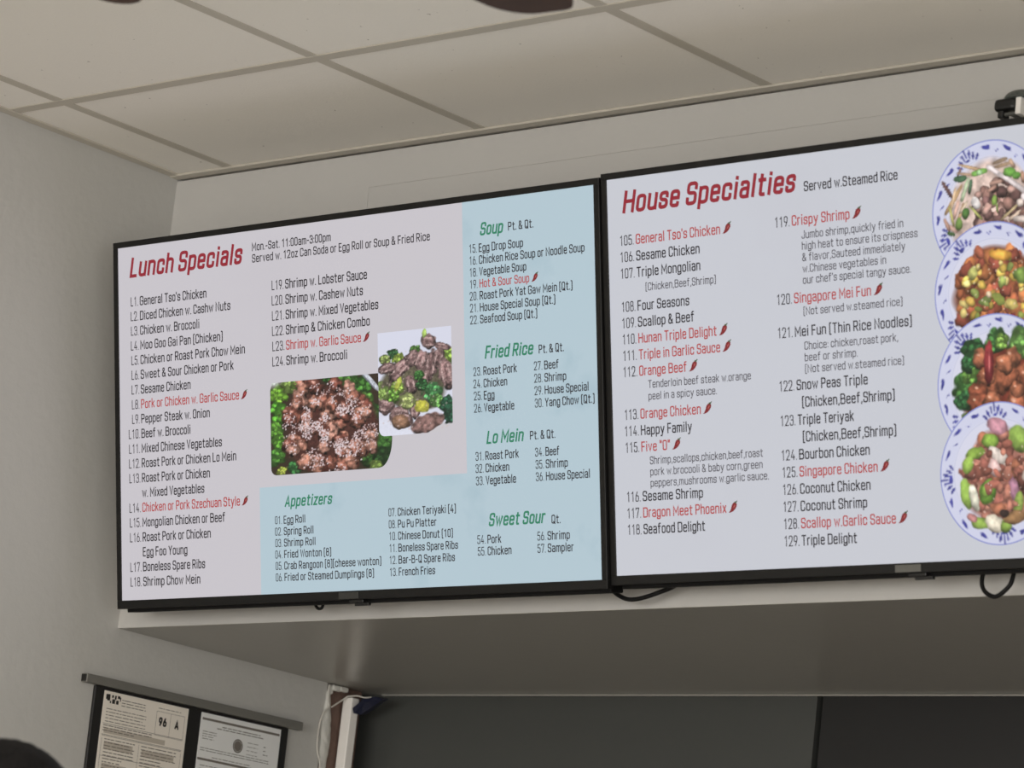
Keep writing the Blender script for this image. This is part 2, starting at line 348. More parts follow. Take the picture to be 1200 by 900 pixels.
MENU_TEXT = [  # screen, style, cap height, then (line, left, baseline, width) in millimetres on the screen
 (1, 'head', 36.0, [
  ('Lunch Specials', 29.4, 567.4, 288.9),
 ]),
 (1, 'item', 14.5, [
  ('Mon.-Sat. 11:00am-3:00pm', 338.3, 587.0, 188.9),
  ('Served w. 12oz Can Soda or Egg Roll or Soup & Fried Rice', 338.3, 567.2, 415.6),
 ]),
 (1, 'item', 16.5, [
  ("L1.|General Tso's Chicken", 55.6, 516.7, 169.2),
  ('L2.|Diced Chicken w. Cashw Nuts', 55.6, 490.7, 228.0),
  ('L3.|Chicken w. Broccoli', 55.6, 464.8, 150.8),
  ('L4.|Moo Goo Gai Pan [Chicken]', 55.6, 438.8, 208.1),
  ('L5.|Chicken or Roast Pork Chow Mein', 55.6, 412.9, 262.3),
  ('L6.|Sweet & Sour Chicken or Pork', 55.6, 386.9, 234.0),
  ('L7.|Sesame Chicken', 55.6, 361.0, 126.7),
  ('L8.|*Pork or Chicken w. Garlic Sauce', 55.6, 335.0, 246.3),
  ('L9.|Pepper Steak w. Onion', 55.6, 309.1, 173.6),
  ('L10.|Beef w. Broccoli', 55.6, 283.1, 124.8),
  ('L11.|Mixed Chinese Vegetables', 55.6, 257.1, 202.5),
  ('L12.|Roast Pork or Chicken Lo Mein', 55.6, 231.2, 237.2),
  ('L13.|Roast Pork or Chicken', 55.6, 205.2, 171.9),
  ('|w. Mixed Vegetables', 55.6, 179.3, 157.5),
  ('L14.|*Chicken or Pork Szechuan Style', 55.6, 153.3, 244.9),
  ('L15.|Mongolian Chicken or Beef', 55.6, 127.4, 207.8),
  ('L16.|Roast Pork or Chicken', 55.6, 101.4, 171.9),
  ('|Egg Foo Young', 55.6, 75.5, 113.2),
  ('L17.|Boneless Spare Ribs', 55.6, 49.5, 157.0),
  ('L18.|Shrimp Chow Mein', 55.6, 23.6, 144.4),
 ]),
 (1, 'item', 16.5, [
  ('L19.|Shrimp w. Lobster Sauce', 417.2, 515.9, 192.6),
  ('L20.|Shrimp w. Cashew Nuts', 417.2, 489.8, 182.7),
  ('L21.|Shrimp w. Mixed Vegetables', 417.2, 463.8, 217.5),
  ('L22.|Shrimp & Chicken Combo', 417.2, 437.8, 197.5),
  ('L23.|*Shrimp w. Garlic Sauce', 417.2, 411.7, 176.4),
  ('L24.|Shrimp w. Broccoli', 417.2, 385.7, 143.9),
 ]),
 (1, 'sub', 21.5, [
  ('Soup', 863.5, 564.5, 53.4),
 ]),
 (1, 'item', 14.2, [
  ('Pt. & Qt.', 925.2, 566.8, 54.3),
 ]),
 (1, 'item', 14.2, [
  ('15.|Egg Drop Soup', 861.0, 537.8, 96.0),
  ('16.|Chicken Rice Soup or Noodle Soup', 861.0, 518.5, 225.2),
  ('18.|Vegetable Soup', 861.0, 499.2, 101.9),
  ('19.|*Hot & Sour Soup', 861.0, 479.9, 107.7),
  ('20.|Roast Pork Yat Gaw Mein [Qt.]', 861.0, 460.5, 198.4),
  ('21.|House Special Soup [Qt.]', 861.0, 441.2, 161.9),
  ('22.|Seafood Soup [Qt.]', 861.0, 421.9, 123.1),
 ]),
 (1, 'sub', 21.5, [
  ('Fried Rice', 869.0, 363.7, 107.4),
 ]),
 (1, 'item', 14.2, [
  ('Pt. & Qt.', 985.5, 364.0, 53.1),
 ]),
 (1, 'item', 14.2, [
  ('23.|Roast Pork', 865.8, 337.7, 72.4),
  ('24.|Chicken', 865.8, 317.9, 51.3),
  ('25.|Egg', 865.8, 298.1, 23.3),
  ('26.|Vegetable', 865.8, 278.3, 65.4),
 ]),
 (1, 'item', 14.2, [
  ('27.|Beef', 996.4, 337.9, 30.6),
  ('28.|Shrimp', 996.4, 318.0, 46.1),
  ('29.|House Special', 996.4, 298.2, 92.3),
  ('30.|Yang Chow [Qt.]', 996.4, 278.3, 103.8),
 ]),
 (1, 'sub', 21.5, [
  ('Lo Mein', 869.1, 226.1, 83.0),
 ]),
 (1, 'item', 14.2, [
  ('Pt. & Qt.', 963.1, 227.6, 53.8),
 ]),
 (1, 'item', 14.2, [
  ('31.|Roast Pork', 866.6, 200.4, 72.1),
  ('32.|Chicken', 866.6, 180.6, 51.2),
  ('33.|Vegetable', 866.6, 160.7, 65.3),
 ]),
 (1, 'item', 14.2, [
  ('34.|Beef', 995.3, 200.2, 29.1),
  ('35.|Shrimp', 995.3, 180.5, 46.6),
  ('36.|House Special', 995.3, 160.9, 92.2),
 ]),
 (1, 'sub', 21.5, [
  ('Sweet Sour', 870.3, 93.4, 124.0),
 ]),
 (1, 'item', 14.2, [
  ('Qt.', 1005.0, 92.0, 19.2),
 ]),
 (1, 'item', 14.2, [
  ('54.|Pork', 867.6, 66.0, 29.9),
  ('55.|Chicken', 867.6, 47.1, 51.5),
 ]),
 (1, 'item', 14.2, [
  ('56.|Shrimp', 995.9, 66.4, 47.0),
  ('57.|Sampler', 995.9, 46.8, 54.5),
 ]),
 (1, 'sub', 19.5, [
  ('Appetizers', 407.5, 145.8, 114.9),
 ]),
 (1, 'item', 13.6, [
  ('01.|Egg Roll', 405.0, 117.7, 51.7),
  ('02.|Spring Roll', 405.0, 98.4, 70.9),
  ('03.|Shrimp Roll', 405.0, 79.0, 75.1),
  ('04.|Fried Wonton [8]', 405.0, 59.6, 111.4),
  ('05.|Crab Rangoon [8][cheese wonton]', 405.0, 40.3, 226.3),
  ('06.|Fried or Steamed Dumplings [8]', 405.0, 20.9, 209.3),
 ]),
 (1, 'item', 13.6, [
  ('07.|Chicken Teriyaki [4]', 670.3, 119.1, 130.0),
  ('08.|Pu Pu Platter', 670.3, 99.4, 86.6),
  ('10.|Chinese Donut [10]', 670.3, 79.8, 122.4),
  ('11.|Boneless Spare Ribs', 670.3, 60.1, 133.1),
  ('12.|Bar-B-Q Spare Ribs', 670.3, 40.5, 125.9),
  ('13.|French Fries', 670.3, 20.8, 81.6),
 ]),
 (2, 'head', 36.5, [
  ('House Specialties', 30.2, 566.0, 346.5),
 ]),
 (2, 'item', 15.5, [
  ('Served w.Steamed Rice', 388.0, 565.2, 173.7),
 ]),
 (2, 'item', 16.2, [
  ("105.|*General Tso's Chicken", 56.7, 515.8, 168.6),
  ('106.|Sesame Chicken', 56.7, 489.8, 127.4),
  ('107.|Triple Mongolian', 56.7, 463.9, 127.9),
 ]),
 (2, 'note', 12.5, [
  ('(Chicken,Beef,Shrimp)', 74.0, 441.3, 140.3),
 ]),
 (2, 'item', 16.2, [
  ('108.|Four Seasons', 56.7, 411.5, 104.2),
  ('109.|Scallop & Beef', 56.7, 385.9, 112.9),
  ('110.|*Hunan Triple Delight', 56.7, 360.4, 156.4),
  ('111.|*Triple in Garlic Sauce', 56.7, 334.8, 162.3),
  ('112.|*Orange Beef', 56.7, 309.3, 95.5),
 ]),
 (2, 'note', 12.5, [
  ('Tenderloin beef steak w.orange', 74.0, 289.1, 202.9),
  ('peel in a spicy sauce.', 74.0, 270.7, 136.2),
 ]),
 (2, 'item', 16.2, [
  ('113.|*Orange Chicken', 56.8, 242.3, 121.0),
  ('114.|Happy Family', 56.8, 216.6, 102.5),
  ('115.|*Five "O"', 56.8, 190.8, 58.0),
 ]),
 (2, 'note', 12.5, [
  ('Shrimp,scallops,chicken,beef,roast', 73.5, 170.4, 222.2),
  ('pork w.brocooli & baby corn,green', 73.5, 152.9, 221.0),
  ('peppers,mushrooms w.garlic sauce.', 73.5, 135.3, 232.3),
 ]),
 (2, 'item', 16.2, [
  ('116.|Sesame Shrimp', 57.0, 113.8, 120.5),
  ('117.|*Dragon Meet Phoenix', 57.0, 88.3, 165.3),
  ('118.|Seafood Delight', 57.0, 62.7, 122.7),
 ]),
 (2, 'item', 16.2, [
  ('119.|*Crispy Shrimp', 363.2, 515.2, 108.7),
 ]),
 (2, 'note', 12.5, [
  ('Jumbo shrimp,quickly fried in', 381.0, 494.1, 188.2),
  ('high heat to ensure its crispness', 381.0, 477.0, 213.3),
  ('& flavor,Sauteed immediately', 381.0, 459.9, 190.4),
  ('w.Chinese vegetables in', 381.0, 442.7, 155.1),
  ("our chef's special tangy sauce.", 381.0, 425.6, 199.3),
 ]),
 (2, 'item', 16.2, [
  ('120.|*Singapore Mei Fun', 363.2, 397.7, 143.8),
 ]),
 (2, 'note', 12.5, [
  ('(Not served w.steamed rice)', 380.2, 378.6, 183.2),
 ]),
 (2, 'item', 16.2, [
  ('121.|Mei Fun [Thin Rice Noodles]', 362.9, 347.1, 216.2),
 ]),
 (2, 'note', 12.5, [
  ('Choice: chicken,roast pork,', 380.1, 326.4, 173.3),
  ('beef or shrimp.', 380.1, 309.0, 98.8),
  ('[Not served w.steamed rice]', 380.1, 291.6, 182.5),
 ]),
 (2, 'item', 16.2, [
  ('122.|Snow Peas Triple', 363.2, 266.5, 132.6),
 ]),
 (2, 'item', 16.2, [
  ('[Chicken,Beef,Shrimp]', 372.6, 240.2, 171.5),
 ]),
 (2, 'item', 16.2, [
  ('123.|Triple Teriyak', 363.3, 214.0, 105.0),
 ]),
 (2, 'item', 16.2, [
  ('[Chicken,Beef,Shrimp]', 372.0, 188.2, 172.8),
 ]),
 (2, 'item', 16.2, [
  ('124.|Bourbon Chicken', 364.0, 162.0, 131.5),
  ('125.|*Singapore Chicken', 364.0, 136.2, 145.2),
  ('126.|Coconut Chicken', 364.0, 110.3, 131.0),
  ('127.|Coconut Shrimp', 364.0, 84.4, 123.9),
  ('128.|*Scallop w.Garlic Sauce', 364.0, 58.6, 175.2),
  ('129.|Triple Delight', 364.0, 32.7, 103.1),
 ]),
]
# ------------------------------------------------------------------ the two menu screens
SW, SH = 1.1069, 0.6226
SCREENS = {1: ((0.10871, -0.095, SOFFIT+0.02788), 0.19364), 2: ((1.23985, -0.08872, SOFFIT+0.03444), 0.19971)}
def screen_matrix(k):
    o, t = SCREENS[k]                              # x right, y up the screen, z out of it
    return Matrix(((1, 0, 0, o[0]), (0, -math.sin(t), -math.cos(t), o[1]), (0, math.cos(t), -math.sin(t), o[2]), (0, 0, 0, 1)))
def value_noise(x, y, s, seed=0):
    g = np.random.default_rng(seed).random((64, 64)); xx, yy = np.asarray(x)/s, np.asarray(y)/s
    i, j = np.floor(xx).astype(int), np.floor(yy).astype(int); a, b = xx-i, yy-j
    a, b = a*a*(3-2*a), b*b*(3-2*b); q = lambda m, n: g[m % 64, n % 64]
    return (q(i, j)*(1-a)+q(i+1, j)*a)*(1-b)+(q(i, j+1)*(1-a)+q(i+1, j+1)*a)*b
class Canvas:
    """colours (0-255) of a dish photograph sampled at points x, y (y down)"""
    def __init__(s, x, y, base):
        s.x, s.y = np.asarray(x, float), np.asarray(y, float); s.c = np.tile(np.array(base, float), (len(s.x), 1)); s.n = 0
    def blob(s, x, y, rx, ry, ang, col, soft=0.12, form=0.35, rough=0.25, grain=0.18, gs=9, box=2.0):
        s.n += 1
        a = math.radians(ang); dx, dy = s.x-x, s.y-y
        p, q = (dx*math.cos(a)+dy*math.sin(a))/rx, (-dx*math.sin(a)+dy*math.cos(a))/ry
        w = (value_noise(s.x+s.n*37, s.y+s.n*11, max(6, 0.45*min(rx, ry)), s.n)-0.5)*2*rough
        d = (np.abs(p)**box+np.abs(q)**box)**(1/box)+w
        m = np.clip((1-d)/soft, 0, 1)[:, None]
        tone = 1.12-form*np.clip(d, 0, 1)**2-form*0.5*(dy/max(rx, ry)) + grain*2*(value_noise(s.x, s.y, gs, 50+s.n % 9)-0.5) + grain*(value_noise(s.x, s.y, gs*0.4, 90)-0.5)
        s.c = s.c*(1-m)+np.clip(np.array(col, float)[None]*tone[:, None], 0, 255)*m
    def flecks(s, pts, r, col, amt=0.9):
        for x, y in pts:
            k = (s.x-x)**2+(s.y-y)**2 < r*r*(0.5+0.8*random.random()); s.c[k] = s.c[k]*(1-amt)+np.array(col)*amt
    def floret(s, x, y, r, col, n=14):
        s.blob(x, y, r, r, 0, [c*0.62 for c in col], rough=0.3)
        for _ in range(n):
            a, d = random.random()*2*PI, r*0.8*math.sqrt(random.random())
            f = 0.75+0.5*random.random()
            s.blob(x+d*math.cos(a), y+d*math.sin(a), r*0.3, r*0.27, 0, [c*f for c in col], soft=0.35, rough=0.2, form=0.55, grain=0.3, gs=r*.2)
def picture(name, V, F, cv, parent, label):
    o = mesh_obj(name, V, F, M['pic'], parent)
    g = cv.c.mean(1, keepdims=True); lc = np.clip(cv.c*0.86+g*0.14, 0, 255)/255.0; lc = np.where(lc <= 0.04045, lc/12.92, ((lc+0.055)/1.055)**2.4)
    at = o.data.color_attributes.new('Col', 'FLOAT_COLOR', 'POINT')
    at.data.foreach_set('color', np.concatenate([lc, np.ones((len(lc), 1))], 1).astype(np.float32).ravel()); o['label'] = label
    return o
def disc(cx, cy, R, z, nr=84, na=220):
    V = [(cx, cy, z)]; F = []
    for i in range(1, nr+1):
        r = R*i/nr
        for k in range(na): V.append((cx+r*math.cos(2*PI*k/na), cy+r*math.sin(2*PI*k/na), z))
    for k in range(na): F.append((0, 1+k, 1+(k+1) % na))
    for i in range(nr-1):
        for k in range(na): F.append((1+i*na+k, 1+(i+1)*na+k, 1+(i+1)*na+(k+1) % na, 1+i*na+(k+1) % na))
    return V, F
def plate(cx, cy, dish, parent, label, z):
    R = 0.1035; V, F = disc(cx, cy, R, z)
    a = np.array(V); x, y = (a[:, 0]-cx)/R*100, -(a[:, 1]-cy)/R*100          # plate units: radius 100, y down
    cv = Canvas(x, y, (205, 207, 232)); rr = np.hypot(x, y)
    cv.c[rr < 78] = (212, 212, 232); cv.c[(rr > 75.5) & (rr < 77)] = (192, 196, 224)
    cv.c[rr > 98.7] = (132, 140, 208)
    navy = (58, 60, 138)
    for i in range(4):                                                       # lotus sprays
        t = math.radians(90*i+dish[0])
        for j in range(-3, 4):
            b = t+j*0.062; L = 88+3.5*(3-abs(j))*0.5
            cv.blob(L*math.cos(b)-2.2*abs(j)*math.cos(t), L*math.sin(b)-2.2*abs(j)*math.sin(t), 8.2-0.8*abs(j), 2.3, math.degrees(t)+j*15, navy, soft=0.3, rough=0.1, form=0, grain=0.1)
        cv.blob(82*math.cos(t), 82*math.sin(t), 3, 6, math.degrees(t), navy, soft=0.3, rough=0.5, form=0)
    for i in range(4):                                                       # scrolls between them
        for j, (rad, q, sz) in enumerate(((90, 22, 7.5), (84, 34, 4), (91, 45, 8), (84, 57, 4), (90, 68, 7.5))):
            t = math.radians(90*i+q+dish[0]); px, py = rad*math.cos(t), rad*math.sin(t); tg = math.degrees(t)+90
            if sz > 5:
                cv.blob(px, py, sz*1.1, 2.7, tg+18*(-1)**j, navy, soft=0.4, rough=0.25, form=0, grain=0.1)
                cv.blob(px+4*math.cos(t+PI/2), py+4*math.sin(t+PI/2), 3.6, 3.2, tg, navy, soft=0.4, rough=0.5, form=0)
            else:
                cv.blob(px, py, sz, 1.2, tg+50, navy, soft=0.5, rough=0.2, form=0); cv.blob(px+3, py-2, 1.5, 1.5, 0, navy, soft=.5, form=0)
    dish[1](cv)
    return picture('dish_picture', V, F, cv, parent, label)
def scatter(cv, n, rad, cols, size, asp=(1, 1.8), seed=0, cx=0, cy=0, **kw):
    r = random.Random(seed)
    for _ in range(n):
        a, d = r.random()*2*PI, rad*math.sqrt(r.random()); c = r.choice(cols); f = 0.8+0.4*r.random()
        s = size*(0.7+0.6*r.random()); cv.blob(cx+d*math.cos(a), cy+d*math.sin(a), s*r.uniform(*asp), s, r.random()*180, [v*f for v in c], **kw)
def stroke(cv, x0, y0, x1, y1, w, c, o):
    """a long piece from one end to the other, measured on an enlarged view centred at o"""
    p = []
    for x, y in ((x0, y0), (x1, y1)): u = (x-o[0])/o[2]; p.append((u, (y-o[1]+0.55*u)/o[3]))
    (a, b), (d, e) = p
    cv.blob((a+d)/2, (b+e)/2, math.hypot(d-a, e-b)/2+2, w/4.4*0.55+0.6, math.degrees(math.atan2(e-b, d-a)), c, rough=0.14, form=0.45, grain=0.12, box=3)
def lump(cv, x, y, rx, ry, a, c, o, **kw):
    u = (x-o[0])/o[2]; cv.blob(u, (y-o[1]+0.55*u)/o[3], rx/o[2], ry/o[3], a, c, rough=kw.pop('rough', 0.15), form=0.45, **kw)
def dish_onion_beef(cv):
    o = (521, 624, 4.06, 5.3)
    cv.blob(3, 0, 76, 76, 0, (198, 172, 160), rough=0.08, form=0.15)
    scatter(cv, 70, 44, [(138, 100, 94), (118, 84, 80), (156, 114, 102), (96, 68, 64), (176, 136, 124)], 7.5, seed=3, cx=14, cy=0, form=0.6)
    tan, pale, white = (196, 160, 122), (206, 172, 140), (222, 207, 206)
    for q in [(310, 280, 480, 325, 16, tan), (325, 310, 300, 365, 12, (128, 98, 88)), (300, 345, 420, 360, 12, (178, 146, 120)), (190, 405, 255, 525, 22, (112, 78, 76)), (330, 430, 205, 660, 24, (198, 158, 112)), (285, 450, 240, 660, 14, (214, 180, 142)), (235, 590, 262, 740, 14, (184, 176, 100)),
              (300, 560, 262, 690, 20, (214, 170, 152)), (335, 575, 285, 730, 18, (188, 150, 112)), (360, 560, 310, 640, 14, (212, 188, 160)), (215, 735, 290, 785, 26, (206, 164, 146)), (200, 690, 230, 770, 20, (196, 150, 130)), (540, 275, 640, 232, 20, (146, 122, 98)), (560, 298, 680, 262, 16, (170, 140, 110)), (660, 240, 690, 300, 24, (182, 148, 120)),
              (500, 288, 610, 365, 26, white), (585, 345, 775, 490, 30, white), (730, 510, 790, 545, 34, white), (740, 330, 750, 410, 26, (178, 134, 110)), (520, 420, 600, 400, 18, (196, 150, 132)), (500, 480, 560, 440, 16, (190, 142, 124)), (280, 392, 355, 382, 34, (74, 114, 78)), (375, 380, 322, 552, 24, (188, 204, 164)), (392, 395, 378, 490, 22, (84, 118, 86)),
              (400, 352, 500, 322, 30, (122, 178, 78)), (382, 596, 462, 692, 12, (176, 178, 98)), (560, 560, 566, 640, 9, (122, 142, 72)), (705, 575, 590, 690, 14, (190, 166, 122)), (640, 690, 725, 622, 20, (214, 186, 162)), (675, 685, 790, 678, 34, (222, 203, 192)), (720, 640, 780, 600, 20, (150, 110, 96))]: stroke(cv, *q, o)
    for q in [(655, 335, 48, 36, 10, (108, 166, 66)), (700, 360, 30, 30, 0, (96, 150, 60)), (420, 570, 30, 56, -35, (226, 217, 213)), (548, 545, 20, 42, 4, (142, 178, 78)), (720, 560, 28, 32, 30, (228, 207, 194)), (345, 650, 26, 46, 20, (74, 112, 52)), (300, 725, 26, 52, 10, (126, 160, 76)), (240, 800, 32, 20, 20, (70, 100, 55)), (450, 340, 22, 22, 0, (150, 190, 130))]: lump(cv, *q, o)
def dish_cashew_chicken(cv):
    cv.blob(4, 4, 72, 72, 0, (120, 62, 40), rough=0.1, form=0.1)
    scatter(cv, 110, 66, [(182, 100, 62), (168, 84, 56), (196, 116, 66), (150, 74, 56), (206, 124, 70)], 9.5, asp=(1, 1.4), seed=5, cx=4, cy=5, form=0.55, box=3.0)
    scatter(cv, 30, 56, [(222, 180, 80), (216, 192, 110), (204, 168, 70)], 5.5, asp=(1, 1.6), seed=6, cx=0, cy=8, form=0.5)
    scatter(cv, 14, 58, [(150, 164, 80), (140, 150, 66), (124, 140, 70)], 6, asp=(1, 1.8), seed=8, cx=6, cy=0)
    for x, y, rx, ry, a, c in [(-22, -58, 8, 12, -30, (170, 92, 66)), (14, -52, 20, 9, 10, (228, 162, 60)), (-34, -30, 8, 10, 20, (206, 204, 110)), (46, -20, 16, 10, 30, (130, 160, 70)), (18, 42, 20, 5, -30, (140, 46, 56)), (-8, 2, 5, 5, 0, (236, 210, 170)), (30, 18, 12, 8, 20, (214, 190, 100))]:
        cv.blob(x, y, rx, ry, a, c, rough=0.15, form=0.5)
    r = random.Random(4); cv.flecks([(r.uniform(-50, 60), r.uniform(-50, 60)) for _ in range(40)], 1.5, (240, 214, 190), 0.6)
def dish_general(cv):
    cv.blob(8, 6, 68, 66, 0, (112, 46, 32), rough=0.08, form=0.1)
    for x, y, r, c in [(-52, -2, 22, (74, 132, 58)), (-44, -20, 16, (110, 160, 66)), (-56, 20, 17, (46, 96, 52)), (-36, -48, 22, (48, 98, 50)), (-44, -34, 14, (50, 104, 56)), (0, -62, 19, (72, 128, 60)), (12, -60, 12, (130, 176, 72)), (44, -56, 22, (110, 160, 74)), (66, -34, 18, (92, 148, 64)), (70, 10, 14, (74, 128, 60)), (-50, 54, 17, (140, 178, 84)), (-44, 68, 18, (72, 122, 60)), (-54, 60, 10, (170, 200, 110)), (-26, 78, 13, (120, 150, 60))]:
        cv.floret(x, y, r, c)
    for x, y, r in [(-24, -38, 16), (16, -12, 25), (28, -36, 19), (14, -28, 15), (-12, 0, 18), (-16, -12, 15), (-30, 8, 18), (-34, 24, 17), (-8, 22, 16), (34, 32, 24), (8, 42, 17), (-2, 34, 14), (50, -8, 18), (56, 18, 17), (-22, 60, 19), (-30, 68, 14), (20, 70, 20), (46, 58, 20), (4, 62, 14), (60, 44, 18), (34, 8, 13)]:
        c = random.choice([(152, 78, 52), (164, 90, 60), (140, 66, 46), (172, 100, 68)])
        cv.blob(x, y, r, r*0.9, random.random()*180, c, form=0.6, rough=0.28, grain=0.25, gs=7)
        cv.blob(x-r*.25, y-r*.35, r*.25, r*.16, 20, (226, 168, 138), soft=0.8, form=0, rough=0.3)
    cv.blob(-12, -32, 9, 33, 2, (140, 44, 48), form=0.5, rough=0.1); cv.blob(-11, -30, 2, 20, 2, (196, 100, 98), soft=0.8, form=0)
    cv.blob(-24, 36, 28, 7, -4, (122, 46, 66), form=0.5, rough=0.1); cv.blob(-20, 34, 17, 2, -6, (206, 150, 168), soft=0.8, form=0)
def dish_onion_pepper(cv):
    cv.blob(6, 6, 71, 70, 0, (150, 96, 82), rough=0.08, form=0.1)
    scatter(cv, 90, 62, [(176, 112, 94), (154, 90, 76), (188, 128, 106), (134, 78, 66), (166, 100, 72)], 8, seed=13, cx=4, cy=4, form=0.5)
    for x, y, rx, ry, a, c in [(0, -66, 20, 12, 14, (200, 138, 152)), (-14, -46, 16, 11, 10, (132, 168, 62)), (34, -46, 17, 22, -30, (140, 172, 72)), (-40, -30, 18, 9, -10, (142, 176, 66)), (-52, -14, 10, 14, 30, (150, 184, 74)), (0, -24, 22, 9, 34, (222, 206, 194)), (-8, -8, 10, 14, -20, (216, 178, 172)), (-20, 24, 15, 19, 28, (106, 150, 52)), (-22, 22, 8, 12, 28, (134, 174, 66)),
                             (-56, 26, 11, 22, -8, (150, 186, 76)), (-44, 32, 8, 22, -14, (224, 220, 196)), (26, 30, 8, 32, -16, (172, 118, 140)), (30, 46, 8, 22, 10, (138, 160, 70)), (48, 6, 12, 9, 10, (206, 186, 172)), (-34, 68, 17, 9, 8, (140, 170, 70)), (-10, 70, 18, 13, 24, (222, 210, 186)), (8, 74, 10, 10, 0, (134, 164, 66)), (54, 52, 16, 10, -28, (142, 170, 76)), (24, 62, 20, 10, -10, (150, 110, 70)), (58, -20, 10, 16, 10, (206, 190, 180)), (-48, 60, 10, 6, 30, (182, 120, 116)), (6, 56, 8, 6, 0, (60, 44, 40))]:
        cv.blob(x, y, rx, ry, a, c, rough=0.12, form=0.45)
    scatter(cv, 20, 46, [(178, 112, 92), (152, 88, 72)], 6, seed=17, cx=8, cy=2)
    r = random.Random(4); cv.flecks([(r.uniform(-50, 60), r.uniform(-40, 60)) for _ in range(40)], 1.4, (236, 206, 190), 0.6)
def photo_grid(corners, limits, nu, nv, z):
    """grid on the screen; limits(v) -> left, right, v from bottom to top"""
    V, F = [], []
    (v0, v1) = corners
    for j in range(nv+1):
        v = v0+(v1-v0)*j/nv; a, b = limits(v)
        for i in range(nu+1): V.append((a+(b-a)*i/nu, v, z))
    for j in range(nv):
        for i in range(nu): p = j*(nu+1)+i; F.append((p, p+1, p+nu+2, p+nu+1))
    return V, F
def inset(v, v0, rad):
    d = v-v0
    return rad-math.sqrt(max(0, rad*rad-(rad-d)**2)) if d < rad else 0.0
def to_zoom(V, H):                                  # where screen points fall on the enlarged study of the photograph
    a = np.array(V); w = H[2][0]*a[:, 0]+H[2][1]*a[:, 1]+H[2][2]
    px = (H[0][0]*a[:, 0]+H[0][1]*a[:, 1]+H[0][2])/w; py = (H[1][0]*a[:, 0]+H[1][1]*a[:, 1]+H[1][2])/w
    return (px-300)*4.615, (py-370)*4.615
H1 = [[438.302, -6.256, 143.2222], [-89.4476, -659.2632, 703.9382], [-0.099, 0.0118, 1.0]]

